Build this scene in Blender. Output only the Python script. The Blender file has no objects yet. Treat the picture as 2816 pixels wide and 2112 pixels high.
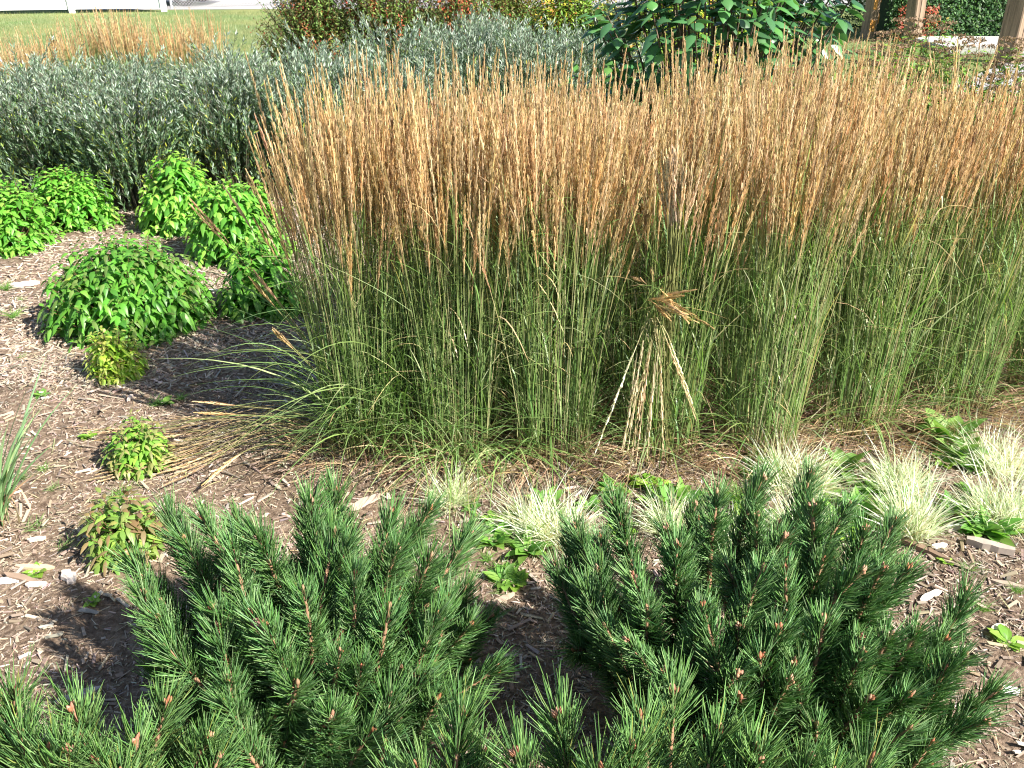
import bpy, math
import numpy as np
from mathutils import Vector, Matrix

S = bpy.context.scene
# ---------------------------------------------------------------- camera
CAM_Z, PITCH, F = 1.75, 27.0, 2438.0
cam_d = bpy.data.cameras.new('camera'); cam = bpy.data.objects.new('camera', cam_d)
S.collection.objects.link(cam); S.camera = cam
cam.location = (0, 0, CAM_Z); cam.rotation_euler = (math.radians(90-PITCH), 0, 0)
cam_d.sensor_width = 36; cam_d.lens = 36*F/2816; cam_d.clip_start = 0.05; cam_d.clip_end = 600
# ---------------------------------------------------------------- sky, sun, exposure
SUN = Vector((0.80, -0.50, 0.82)).normalized()
w = bpy.data.worlds.new('World'); S.world = w; w.use_nodes = True
nt = w.node_tree; bg = nt.nodes['Background']
sky = nt.nodes.new('ShaderNodeTexSky'); sky.sky_type = 'NISHITA'; sky.sun_disc = False
sky.sun_elevation = math.asin(SUN.z); sky.sun_rotation = math.atan2(SUN.x, SUN.y)
nt.links.new(sky.outputs[0], bg.inputs[0]); bg.inputs[1].default_value = 0.07
sd = bpy.data.lights.new('sun', 'SUN'); sd.energy = 5.0; sd.angle = math.radians(0.5); sd.color = (1, .95, .87)
so = bpy.data.objects.new('sun', sd); S.collection.objects.link(so)
so.rotation_euler = SUN.to_track_quat('Z', 'Y').to_euler(); so.location = (8, -4, 9)
S.view_settings.view_transform = 'Standard'; S.view_settings.look = 'None'
S.view_settings.exposure = 1.4; S.view_settings.gamma = 1
S.render.engine = 'CYCLES'; S.cycles.pixel_filter_type = 'BLACKMAN_HARRIS'; S.cycles.filter_width = 1.15
S.cycles.max_bounces = 6; S.cycles.diffuse_bounces = 3; S.cycles.glossy_bounces = 2
S.cycles.transmission_bounces = 3; S.cycles.transparent_max_bounces = 4
S.cycles.caustics_reflective = False; S.cycles.caustics_refractive = False

# ---------------------------------------------------------------- helpers
C = S.collection
th = math.radians(PITCH)
def ray(px, py):
    x = (px-1408)/F; y = (1056-py)/F
    return np.array([x, math.cos(th)+y*math.sin(th), -math.sin(th)+y*math.cos(th)])
def G(px, py, z=0.0):
    d = ray(px, py); t = (z-CAM_Z)/d[2]
    return np.array([d[0]*t, d[1]*t, z])
def PY(px, py, Y):
    d = ray(px, py); t = Y/d[1]
    return np.array([d[0]*t, Y, CAM_Z+d[2]*t])
def nrm(a):
    return a/np.maximum(np.linalg.norm(a, axis=-1, keepdims=True), 1e-9)
def rdir(r, n):
    return nrm(r.normal(size=(n, 3)))

class MB:
    def __init__(s): s.v=[]; s.f=[]; s.c=[]; s.m=[]; s.n=0
    def grid(s, P, col, mat=0, closed=False):
        N, R, K, _ = P.shape
        col = np.asarray(col, float)
        if col.ndim == 1: col = np.broadcast_to(col, (N, 3))
        if col.ndim == 2: col = col[:, None, None, :]
        elif col.ndim == 3: col = col[:, :, None, :]
        col = np.broadcast_to(col, (N, R, K, 3))
        idx = np.arange(N*R*K).reshape(N, R, K)+s.n
        if closed: nx = np.roll(idx, -1, axis=2); a, b = idx, nx
        else: a, b = idx[:, :, :-1], idx[:, :, 1:]
        q = np.stack([a[:, :-1], b[:, :-1], b[:, 1:], a[:, 1:]], -1).reshape(-1, 4)
        s.v.append(P.reshape(-1, 3)); s.c.append(col.reshape(-1, 3)); s.f.append(q)
        s.m.append(np.full(len(q), mat, np.int32)); s.n += N*R*K
    def quads(s, V, Q, col, mat=0):
        V = np.asarray(V, float); Q = np.asarray(Q)
        s.v.append(V); s.c.append(np.broadcast_to(np.asarray(col, float), V.shape)); s.f.append(Q+s.n)
        s.m.append(np.full(len(Q), mat, np.int32)); s.n += len(V)
    def box(s, cx, cy, cz, sx, sy, sz, col, mat=0, rot=0, taper=1.0):
        V = []
        for z in (-1, 1):
            k = taper if z > 0 else 1
            for x, y in ((-1,-1),(1,-1),(1,1),(-1,1)):
                X, Y = x*sx/2*k, y*sy/2*k
                V.append((cx+X*math.cos(rot)-Y*math.sin(rot), cy+X*math.sin(rot)+Y*math.cos(rot), cz+z*sz/2))
        s.quads(V, [(3,2,1,0),(4,5,6,7),(0,1,5,4),(1,2,6,5),(2,3,7,6),(3,0,4,7)], col, mat)
    def mesh(s, name, mats, smooth=True):
        V = np.concatenate(s.v); Fq = np.concatenate(s.f); Cc = np.concatenate(s.c); M = np.concatenate(s.m)
        me = bpy.data.meshes.new(name)
        me.vertices.add(len(V)); me.vertices.foreach_set('co', V.astype(np.float32).ravel())
        me.loops.add(Fq.size); me.loops.foreach_set('vertex_index', Fq.astype(np.int32).ravel())
        me.polygons.add(len(Fq)); me.polygons.foreach_set('loop_start', np.arange(0, Fq.size, 4, dtype=np.int32))
        try: me.polygons.foreach_set('loop_total', np.full(len(Fq), 4, np.int32))
        except Exception: pass
        if not isinstance(mats, (list, tuple)): mats = [mats]
        for m in mats: me.materials.append(m)
        me.polygons.foreach_set('material_index', M)
        me.polygons.foreach_set('use_smooth', np.full(len(Fq), smooth))
        a = me.attributes.new('Col', 'FLOAT_COLOR', 'POINT')
        a.data.foreach_set('color', np.concatenate([Cc, np.ones((len(Cc), 1))], 1).astype(np.float32).ravel())
        me.update(calc_edges=True)
        return me

def obj(name, me, parent=None, loc=None, mat=None):
    o = bpy.data.objects.new(name, me); C.objects.link(o)
    if parent is not None: o.parent = parent
    if loc is not None: o.location = loc
    if mat is not None: o.matrix_local = mat
    return o
def tag(o, label=None, cat=None, group=None, kind=None):
    if label: o['label'] = label
    if cat: o['category'] = cat
    if group: o['group'] = group
    if kind: o['kind'] = kind
    return o
def thing(name, label, cat, loc=(0,0,0), rz=0, group=None, sc=1.0):
    o = bpy.data.objects.new(name, None); C.objects.link(o)
    o.location = loc; o.rotation_euler = (0, 0, rz)
    o.scale = sc if isinstance(sc, tuple) else (sc, sc, sc)
    o.empty_display_size = .1
    return tag(o, label, cat, group)

# vectorised growth
def ribbon(mb, P0, D, L, W, side, bend, R, col, prof='blade', mat=0, fold=0.0, K=2, coltip=None):
    N = len(P0); t = np.linspace(0, 1, R)
    L = np.broadcast_to(np.asarray(L, float), (N,)); W = np.broadcast_to(np.asarray(W, float), (N,))
    P = P0[:, None]+D[:, None]*L[:, None, None]*t[None, :, None]+bend[:, None]*(L[:, None, None])*(t[None, :, None]**2)
    T = D[:, None]+2*bend[:, None]*t[None, :, None]; T = nrm(T)
    sd_ = side[:, None]-(side[:, None]*T).sum(-1, keepdims=True)*T; sd_ = nrm(sd_)
    up = np.cross(sd_, T)
    if prof == 'blade': wp = np.maximum(1-t**2.2, .06)*np.minimum(1, .55+t*2)
    elif prof == 'leaf': wp = np.maximum(np.sin(np.pi*np.clip(t*.97+.015, 0, 1)**.8), .05)
    elif prof == 'lance': wp = np.maximum(np.sin(np.pi*t**.95), .12)
    else: wp = np.ones(R)
    hw = (W[:, None]*wp[None, :]/2)[..., None]
    if K == 2: G_ = np.stack([P-sd_*hw, P+sd_*hw], 2)
    else: G_ = np.stack([P-sd_*hw+up*hw*fold, P, P+sd_*hw+up*hw*fold], 2)
    col = np.asarray(col, float)
    if col.ndim == 1: col = np.broadcast_to(col, (N, 3))
    if coltip is not None:
        ct = np.asarray(coltip, float)
        if ct.ndim == 1: ct = np.broadcast_to(ct, (N, 3))
        k = (t[None, :, None]**1.5)
        col = col[:, None]*(1-k)+ct[:, None]*k
    mb.grid(G_, col, mat)
def tube(mb, P, rad, sides, col, mat=0):
    N, R, _ = P.shape
    T = np.gradient(P, axis=1); T = nrm(T)
    ref = np.where(np.abs(T[..., 2:3]) > .9, np.array([1., 0, 0]), np.array([0, 0, 1.]))
    a = nrm(np.cross(T, ref)); b = np.cross(T, a)
    an = np.arange(sides)*2*np.pi/sides
    rad = np.broadcast_to(np.asarray(rad, float), (N, R))[:, :, None, None]
    Pg = P[:, :, None]+rad*(a[:, :, None]*np.cos(an)[:, None]+b[:, :, None]*np.sin(an)[:, None])
    mb.grid(Pg, col, mat, closed=True)
def jit(r, base, n, v=.15, h=.05):
    base = np.asarray(base, float)
    return np.clip(base*(1+r.normal(size=(n, 1))*v)*(1+r.normal(size=(n, 3))*h), .004, .95)
def pick(r, pal, pr, n, v=.15, h=.05):
    pal = np.asarray(pal, float); k = r.choice(len(pal), n, p=np.asarray(pr)/np.sum(pr))
    return np.clip(pal[k]*(1+r.normal(size=(n, 1))*v)*(1+r.normal(size=(n, 3))*h), .004, .95)
def at_path(P, u):        # P (N,R,3), u (N,M) -> positions, tangents (N,M,3)
    N, R, _ = P.shape; x = np.clip(u, 0, .9999)*(R-1); i = x.astype(int); f = (x-i)[..., None]
    n = np.arange(N)[:, None]
    a, b = P[n, i], P[n, i+1]
    return a*(1-f)+b*f, nrm(b-a)

# ---------------------------------------------------------------- materials
def new_mat(name):
    m = bpy.data.materials.new(name); m.use_nodes = True
    return m, m.node_tree.nodes, m.node_tree.links
def plant_mat(name, rough=.5, spec=.4, trans=.25, tcol=(1.1, 1.25, .6)):
    m, n, l = new_mat(name); p = n['Principled BSDF']
    a = n.new('ShaderNodeAttribute'); a.attribute_name = 'Col'
    l.new(a.outputs['Color'], p.inputs['Base Color'])
    p.inputs['Roughness'].default_value = rough; p.inputs['Specular IOR Level'].default_value = spec
    if trans > 0:
        t = n.new('ShaderNodeBsdfTranslucent'); mx = n.new('ShaderNodeMixShader')
        mu = n.new('ShaderNodeMix'); mu.data_type = 'RGBA'; mu.blend_type = 'MULTIPLY'; mu.inputs['Factor'].default_value = 1
        mu.inputs['B'].default_value = (*[c*1.5 for c in tcol], 1)
        l.new(a.outputs['Color'], mu.inputs['A']); l.new(mu.outputs['Result'], t.inputs['Color'])
        mx.inputs[0].default_value = trans
        l.new(p.outputs[0], mx.inputs[1]); l.new(t.outputs[0], mx.inputs[2])
        l.new(mx.outputs[0], n['Material Output'].inputs['Surface'])
    return m
M_grass = plant_mat('reed_green', .42, .45, .25)
M_plume = plant_mat('plume_tan', .65, .25, .25, (.95, .95, .85))
M_needle = plant_mat('pine_needle', .42, .32, .15)
M_bark = plant_mat('twig_bark', .8, .2, 0)
M_bud = plant_mat('resin_bud', .5, .4, 0)
M_silver = plant_mat('silver_leaf', .5, .4, .15, (1, 1.1, .7))
M_dog = plant_mat('soft_leaf', .42, .4, .3)
M_lilac = plant_mat('glossy_leaf', .32, .7, .22)
M_back = plant_mat('small_leaf', .5, .35, .3)
M_white = plant_mat('variegated_blade', .6, .25, .3, (1, 1, .85))
M_weed = plant_mat('weed_leaf', .5, .35, .3)
M_chip = plant_mat('wood_chip', .85, .15, 0)
M_paint = plant_mat('painted', .4, .5, 0)
M_metal = plant_mat('galvanised', .35, .6, 0)

def ramp(n, l, src, stops):
    r = n.new('ShaderNodeValToRGB'); e = r.color_ramp.elements
    while len(e) < len(stops): e.new(.5)
    for k, (p, c) in enumerate(stops): e[k].position = p; e[k].color = (*c, 1)
    l.new(src, r.inputs[0]); return r
def noise(n, l, vec, scale, detail=6, rough=.6):
    t = n.new('ShaderNodeTexNoise'); t.inputs['Scale'].default_value = scale
    t.inputs['Detail'].default_value = detail; t.inputs['Roughness'].default_value = rough
    l.new(vec, t.inputs['Vector']); return t
def ground_mat(name, layers, bump, bscale, rough=.9):
    m, n, l = new_mat(name); p = n['Principled BSDF']; p.inputs['Roughness'].default_value = rough
    p.inputs['Specular IOR Level'].default_value = .2
    g = n.new('ShaderNodeNewGeometry'); out = None
    for sc, stops in layers:
        r = ramp(n, l, noise(n, l, g.outputs['Position'], sc).outputs['Fac'], stops)
        if out is None: out = r.outputs[0]
        else:
            mu = n.new('ShaderNodeMix'); mu.data_type = 'RGBA'; mu.blend_type = 'MULTIPLY'; mu.inputs['Factor'].default_value = 1
            l.new(out, mu.inputs['A']); l.new(r.outputs[0], mu.inputs['B']); out = mu.outputs['Result']
    l.new(out, p.inputs['Base Color'])
    b = n.new('ShaderNodeBump'); b.inputs['Strength'].default_value = bump; b.inputs['Distance'].default_value = .02
    l.new(noise(n, l, g.outputs['Position'], bscale, 10, .7).outputs['Fac'], b.inputs['Height']); l.new(b.outputs[0], p.inputs['Normal'])
    return m
M_mulch = ground_mat('mulch', [(55, [(.3, (.10, .065, .045)), (.5, (.24, .172, .122)), (.7, (.42, .32, .24))]),
                               (1.7, [(.35, (.75, .74, .72)), (.65, (1.1, 1.08, 1.06))])], .9, 90)
M_lawn = ground_mat('lawn', [(30, [(.3, (.10, .145, .05)), (.7, (.23, .27, .115))]),
                             (.55, [(.35, (.75, .95, .75)), (.5, (1.05, 1.02, .95)), (.62, (1.35, 1.15, 1.05))])], .8, 60)
M_conc = ground_mat('concrete', [(40, [(.3, (.36, .35, .33)), (.7, (.46, .45, .42))])], .2, 80)
M_gravel = ground_mat('gravel', [(60, [(.35, (.22, .21, .21)), (.65, (.55, .53, .52))])], .6, 90)
def wood_mat():
    m, n, l = new_mat('weathered_wood'); p = n['Principled BSDF']; p.inputs['Roughness'].default_value = .8
    tc = n.new('ShaderNodeTexCoord'); mp = n.new('ShaderNodeMapping'); mp.inputs['Scale'].default_value = (14, 14, .8)
    l.new(tc.outputs['Object'], mp.inputs[0]); t = noise(n, l, mp.outputs[0], 2.2, 8, .65)
    r = ramp(n, l, t.outputs['Fac'], [(.3, (.08, .06, .04)), (.5, (.24, .175, .12)), (.75, (.36, .27, .19))])
    a = n.new('ShaderNodeAttribute'); a.attribute_name = 'Col'
    mu = n.new('ShaderNodeMix'); mu.data_type = 'RGBA'; mu.blend_type = 'MULTIPLY'; mu.inputs['Factor'].default_value = 1
    l.new(r.outputs[0], mu.inputs['A']); l.new(a.outputs['Color'], mu.inputs['B']); l.new(mu.outputs['Result'], p.inputs['Base Color'])
    b = n.new('ShaderNodeBump'); b.inputs['Strength'].default_value = .5; b.inputs['Distance'].default_value = .01
    l.new(t.outputs['Fac'], b.inputs['Height']); l.new(b.outputs[0], p.inputs['Normal'])
    return m
M_wood = wood_mat()

# ================================================================ SETTING
def sheet(name, pts, z, mat):
    import bmesh
    bm = bmesh.new(); bm.faces.new([bm.verts.new((x, y, z)) for x, y in pts])
    me = bpy.data.meshes.new(name); bm.to_mesh(me); bm.free(); me.materials.append(mat)
    return tag(obj(name, me), kind='structure')
sheet('ground', [(-150, -60), (150, -60), (150, 250), (-150, 250)], 0.0, M_lawn)['label'] = 'mown lawn of yellowish green grass behind the planting bed'
# mulch bed, gently uneven
def hgt(x, y):
    return .012*np.sin(x*3.1+1)*np.sin(y*2.3)+.008*np.sin(x*9+y*5)*np.sin(y*7-x*3)
nx, ny = 260, 230
gx, gy = np.meshgrid(np.linspace(-7, 9, nx), np.linspace(-1.5, 9.2, ny), indexing='ij')
r = np.random.default_rng(1)
edge = np.minimum(1, np.minimum.reduce([(gx+7)/.5, (9-gx)/.5, (9.2-gy)/.5, (gy+1.5)/.5]))
gz = (.03+hgt(gx, gy)+r.normal(size=gx.shape)*.002)*edge+.004
mb = MB(); mb.grid(np.stack([gx, gy, gz], -1)[None], (.2, .15, .1))
tag(obj('mulch_bed', mb.mesh('mulch_bed', M_mulch)), kind='structure')
def mz(x, y): return .034+hgt(x, y)
GZ = .03
sheet('path', [(5.2, 11.2), (60, 9.5), (60, 15.2), (8.2, 15.2)], .006, M_gravel)
mb = MB(); mb.box(33.55, 16.05, .05, 53, 1.7, .1, (1, 1, 1)); tag(obj('pavement', mb.mesh('pavement', M_conc, False)), kind='structure')
sheet('gravel_yard', [(-10.6, 24.2), (30, 26.8), (30, 60), (-60, 60), (-60, 24.2)], .006, M_gravel)

# lawn blades (stuff)
r = np.random.default_rng(2); n = 150000
Y = 8.8+(r.random(n)**.8)*16; X = (r.random(n)*2-1)*(.62*Y+1)
keep = ~((X > 4.5) & (Y < 16.9) & (Y > 10.5) & (X > 5.2+(Y-11.2)*.7)) & ~((Y > 23.9+X*.04) & (X > -12)) & (X < 8.5)
X, Y = X[keep], Y[keep]; n = len(X)
D = nrm(np.stack([r.normal(size=n)*.35, r.normal(size=n)*.35, np.ones(n)], -1))
patch = (np.sin(X*1.3+2)*np.sin(Y*.9)+np.sin(X*.4-Y*.7))[:, None]*.12
col = pick(r, [(.13, .18, .065), (.20, .245, .10), (.34, .33, .18)], [4, 4, 2.2], n, .12)*(1+patch)
mb = MB(); ribbon(mb, np.stack([X, Y, np.zeros(n)], -1), D, r.uniform(.035, .075, n), .009, rdir(r, n), rdir(r, n)*.2, 2, col)
tag(obj('lawn_grass', mb.mesh('lawn_grass', M_grass)), 'short mown lawn grass behind the bed', kind='stuff')

# mulch chips (stuff)
def chips(mb, X, Y, L, W, T, col, r, zoff=0, tilt=.22):
    n = len(X); yaw = r.random(n)*6.283; ax = np.stack([np.cos(yaw), np.sin(yaw), r.normal(size=n)*tilt], -1); ax = nrm(ax)
    sd_ = nrm(np.cross(np.array([0, 0, 1.])+rdir(r, n)*.3, ax)); up = np.cross(ax, sd_)
    c = np.stack([X, Y, mz(X, Y)+zoff+np.abs(ax[:, 2])*L*.3+T*.5], -1)
    V = np.zeros((n, 8, 3)); k = 0
    for z in (-1, 1):
        for a, b in ((-1,-1),(1,-1),(1,1),(-1,1)):
            ta = L*.5*a*r.uniform(.75, 1.0, n); tb = W*.5*b*r.uniform(.35 if a > 0 else .7, 1, n)
            V[:, k] = c+ax*ta[:, None]+sd_*tb[:, None]+up*(T*.5*z)[:, None]; k += 1
    Q = np.array([(4,5,6,7),(0,1,5,4),(1,2,6,5),(2,3,7,6),(3,0,4,7)])
    idx = (np.arange(n)*8)[:, None, None]+Q[None]
    mb.quads(V.reshape(-1, 3), idx.reshape(-1, 4), np.repeat(col, 8, 0))
def patchy(r, X, Y, *arr):
    k = .5+.3*np.sin(X*5.1+Y*2.2)*np.sin(Y*6.3-X*1.7)+.25*np.sin(X*13+4)*np.sin(Y*11+X*3)+.12
    m = r.random(len(X)) < np.clip(k, .12, 1); return X[m], Y[m]
CHP = [(.20, .155, .115), (.29, .225, .17), (.37, .295, .225), (.44, .36, .28), (.37, .32, .27), (.58, .50, .41)]
r = np.random.default_rng(3); mb = MB()
n = 90000; Y = 1.0+r.random(n)**.85*2.6; X = (r.random(n)*2-1)*(.60*Y+.75); X, Y = patchy(r, X, Y); n = len(X)
chips(mb, X, Y, r.gamma(3, .0045, n)+.005, r.uniform(.0014, .005, n), r.uniform(.001, .003, n), pick(r, CHP, [2, 3, 3, 2, 1.5, .35], n, .15), r)
n = 2600; Y = 1.0+r.random(n)*2.6; X = (r.random(n)*2-1)*(.60*Y+.75)
chips(mb, X, Y, r.gamma(4, .009, n)+.01, r.uniform(.006, .014, n), r.uniform(.002, .005, n), pick(r, CHP, [2, 3, 3, 2, 2, .6], n, .16), r, .003)
n = 62000; Y = 3.3+r.random(n)*4.2; X = -(.0+r.random(n)*(.66*Y+.5)); X, Y = patchy(r, X, Y); n = len(X)
chips(mb, X, Y, r.gamma(3, .0075, n)+.008, r.uniform(.003, .009, n), r.uniform(.002, .004, n), pick(r, CHP, [1.5, 2.5, 3, 3, 1.5, 1.1], n, .2), r)
tag(obj('wood_chip_mulch', mb.mesh('wood_chip_mulch', M_chip, False)), 'loose shredded bark and chips covering the bed', kind='stuff')

# dry straw and leaf litter lying on the mulch
r = np.random.default_rng(5); mb = MB(); n = 5200
Y = 1.1+r.random(n)*3.2; X = (r.random(n)*2-1)*(.6*Y+.7); k = r.random(n) < np.clip(.22+.8*np.exp(-((Y-2.62-.25*np.maximum(X, 0))/.28)**2), 0, 1); X, Y = X[k], Y[k]; n = len(X)
a = r.random(n)*6.283; D = np.stack([np.cos(a), np.sin(a), r.uniform(.0, .25, n)], -1)
ribbon(mb, np.stack([X, Y, mz(X, Y)+.004], -1), nrm(D), r.gamma(3, .018, n)+.02, r.uniform(.0015, .004, n), nrm(np.stack([-np.sin(a), np.cos(a), r.normal(size=n)*.4], -1)), rdir(r, n)*.25*np.array([1, 1, 0])+np.array([0, 0, -.15]), 5, pick(r, [(.62, .50, .33), (.48, .36, .22), (.30, .21, .14), (.36, .38, .18)], [3, 3, 2, 1], n))
tag(obj('straw_litter', mb.mesh('straw_litter', M_plume)), 'dry straw and leaf shreds strewn over the mulch', kind='stuff')
# larger pieces of wood, each a thing:  px, py, length, width, thick, yaw, palette, label
WOOD = [
 (2718, 1516, .135, .032, .022, -.42, (.36, .30, .25), 'thick square grey brown wood block at the right edge below the white grass'),
 (2530, 1520, .17, .022, .014, -.75, (.19, .13, .09), 'long dark split stick of wood left of the grey block'),
 (2580, 1512, .055, .02, .006, .25, (.80, .75, .68), 'small bright white wood sliver beside the dark split stick'),
 (2340, 1575, .05, .035, .006, -.2, (.78, .74, .70), 'pale flat chip half hidden behind the tall pine shoots'),
 (2560, 1640, .10, .02, .006, .5, (.80, .73, .62), 'bright cream wood splinter lying diagonally right of the second pine'),
 (2490, 1600, .09, .016, .008, -.95, (.42, .34, .27), 'thin greyish stick lying steeply beside the cream splinter'),
 (2765, 1615, .09, .018, .008, -.3, (.34, .27, .21), 'brown grey stick near the right edge of the mulch'),
 (2740, 1737, .045, .022, .01, .35, (.70, .60, .47), 'short light tan chunk of wood near the right edge'),
 (2772, 1908, .05, .026, .008, -.05, (.86, .82, .76), 'bright white oval chip at the lower right edge'),
 (2640, 1795, .08, .022, .01, -.05, (.48, .39, .30), 'flat brownish chip right of the pine near its outer shoots'),
 (95, 1556, .12, .022, .01, -.05, (.52, .38, .26), 'long tan wood chip above the small bright weed at left'),
 (60, 1590, .13, .022, .012, -.3, (.28, .20, .145), 'long brown wood chip below the small bright weed at left'),
 (190, 1592, .075, .035, .012, -.75, (.50, .43, .38), 'broad greyish chip left of the third small green shrub'),
 (25, 1592, .08, .028, .008, .15, (.85, .80, .76), 'white chip at the left edge below the long tan chip'),
 (100, 1606, .06, .02, .008, .15, (.72, .62, .54), 'pale chip between the brown chip and the left pine'),
 (98, 1474, .055, .022, .008, .35, (.58, .46, .36), 'round ended tan chip near the left grass clump'),
 (215, 1912, .11, .022, .01, .5, (.40, .36, .34), 'grey chip in the shadow left of the first pine'),
 (1005, 1385, .13, .03, .012, .85, (.50, .38, .31), 'broad flat brown chip behind the left pine'),
 (560, 793, .17, .017, .012, .0, (.82, .78, .73), 'long straight white stick right of the big green shrub'),
 (68, 783, .15, .06, .012, .45, (.66, .57, .49), 'pale flat wood piece left of the big green shrub'),
 (360, 1103, .015, .045, .012, .0, (.50, .42, .36), 'small upright looking chip below the yellowish shrub'),
 (1380, 1640, .09, .02, .008, .6, (.42, .32, .24), 'narrow tan stick between the two pines'),
 (1375, 2000, .10, .02, .01, .6, (.30, .21, .15), 'brown stick between the two pines near the bottom'),
 (2330, 1655, .05, .02, .008, .2, (.66, .57, .48), 'light chip seen through the outer shoots of the second pine'),
]
r = np.random.default_rng(4)
for (px, py, L, Wd, T, yaw, c, lab) in WOOD:
    p = G(px, py, GZ+.01); mb = MB()
    # irregular splinter: 6 cross sections with ragged width
    R = 7; t = np.linspace(-.5, .5, R); wv = Wd*(1-.5*np.abs(t*2)**3)*r.uniform(.8, 1.1, R); hv = T*r.uniform(.8, 1.1, R)
    if T < .018: wv[0] *= .35; wv[-1] *= .5
    ring = []
    for k in range(R):
        off = r.normal()*Wd*.06*(T < .018)
        ring.append([(t[k]*L, off-wv[k]/2, -hv[k]/2), (t[k]*L, off+wv[k]/2, -hv[k]/2), (t[k]*L, off+wv[k]/2*.92, hv[k]/2), (t[k]*L, off-wv[k]/2*.92, hv[k]/2)])
    ring = np.array(ring)[None]; cc = np.array(c)*(1+r.normal(size=(1, R, 4, 1))*.07)
    mb.grid(ring, cc, 0, True)
    for e in (0, -1):
        q = ring[0, e]; mb.quads(q, [(0,1,2,3)], np.array(c)*.9)
    o = obj('wood_chip', mb.mesh('wood_chip', M_chip, False), loc=(p[0], p[1], mz(p[0], p[1])+T*.55+.003))
    o.rotation_euler = (0, .03, yaw); tag(o, lab, 'wood chip', 'loose wood pieces on the mulch')

# ================================================================ MUGO PINES
GREEN_D = [(.085, .19, .045), (.14, .275, .075), (.11, .24, .08), (.24, .38, .165)]
GREEN_L = [(.11, .23, .055), (.17, .31, .085), (.10, .21, .07), (.22, .36, .13)]
def make_shoot(seed, L, pal, nl=.056, count=300, yel=0.0):
    r = np.random.default_rng(seed)
    t = np.linspace(0, 1, 8); b = r.normal(size=2)*.05
    ax = np.stack([b[0]*t**2*L*1.5, b[1]*t**2*L*1.5, t*L], -1)[None]
    tw = MB(); rad = (.0060-.0022*t)[None]*(1+.0*t); tube(tw, ax, rad, 6, np.array((.34, .20, .12)))
    # papery fascicle scales on the twig
    n = 130; u = r.random((1, n)); P, T = at_path(ax, u); P = P[0]; T = T[0]
    o = nrm(np.cross(T, rdir(r, n)))
    ribbon(tw, P+o*.0044, nrm(T*.9+o*.8), .0075, .004, nrm(np.cross(T, o)), o*.1, 2, pick(r, [(.42, .24, .13), (.26, .14, .08), (.55, .42, .33)], [3, 3, 1], n))
    nd = MB(); n = count; u = np.sort(1-r.random(n)**.85)[None]*.985; P, T = at_path(ax, u); P = P[0]; T = T[0]; uu = u[0]
    o = nrm(np.cross(T, rdir(r, n)))
    ang = np.radians(66-38*uu**1.8+r.normal(size=n)*9)
    base = np.array(pal)
    for s in (-1, 1):
        sd_ = nrm(np.cross(T, o))
        D = nrm(T*np.cos(ang)[:, None]+o*np.sin(ang)[:, None]+sd_*.10*s+rdir(r, n)*.07)
        Ln = nl*r.uniform(.75, 1.12, n)*(1-.25*(1-uu)**2)
        bend = nrm(T*.8-o*.2+rdir(r, n)*.4)*r.uniform(.16, .42, n)[:, None]
        tt = np.linspace(0, 1, 4)[None, :, None]
        Pn = (P+o*.003)[:, None]+D[:, None]*Ln[:, None, None]*tt+bend*1.0*1 if False else (P+o*.003)[:, None]+D[:, None]*Ln[:, None, None]*tt+(bend*Ln[:, None])[:, None]*tt**2
        c = pick(r, base, np.ones(len(base)), n, .18, .06)
        if yel > 0:
            k = r.random(n) < yel; c[k] = jit(r, (.26, .30, .08), k.sum())
        cb = c[:, None]*np.array([.9, 1, 1.05, 1.15])[None, :, None]
        tube(nd, Pn, np.array([.0010, .00115, .00105, .0004])[None], 3, cb)
    bd = MB(); tip = ax[0, -1]
    for k in range(1+r.integers(0, 4)):
        h = r.uniform(.009, .016) if k else .018; q = np.linspace(0, 1, 6); a = r.random()*6.28; sp = 0 if k == 0 else .0045
        pth = np.stack([tip[0]+sp*math.cos(a)*(1+q), tip[1]+sp*math.sin(a)*(1+q), tip[2]-.003+q*h], -1)[None]
        tube(bd, pth, np.array([[.0028, .0040, .0043, .0034, .002, .0004]]), 7, pick(r, [(.36, .15, .08), (.42, .24, .15)], [1, 1], 1))
    return (tw.mesh('shoot', M_bark), nd.mesh('needles', M_needle), bd.mesh('bud', M_bud))
SH_D = [make_shoot(100+k, .30, GREEN_D, .062, 330) for k in range(6)]
SH_S = [make_shoot(140+k, .15, GREEN_D, .056, 170) for k in range(4)]
SH_R = [make_shoot(160+k, .32, [(.095, .205, .058), (.15, .285, .08), (.115, .24, .085), (.25, .40, .175)], .054, 400) for k in range(6)]
SH_L = [make_shoot(180+k, .28, GREEN_L, .072, 270, .05) for k in range(4)]
SH_LS = [make_shoot(190+k, .14, GREEN_L, .060, 200, .05) for k in range(3)]

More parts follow.
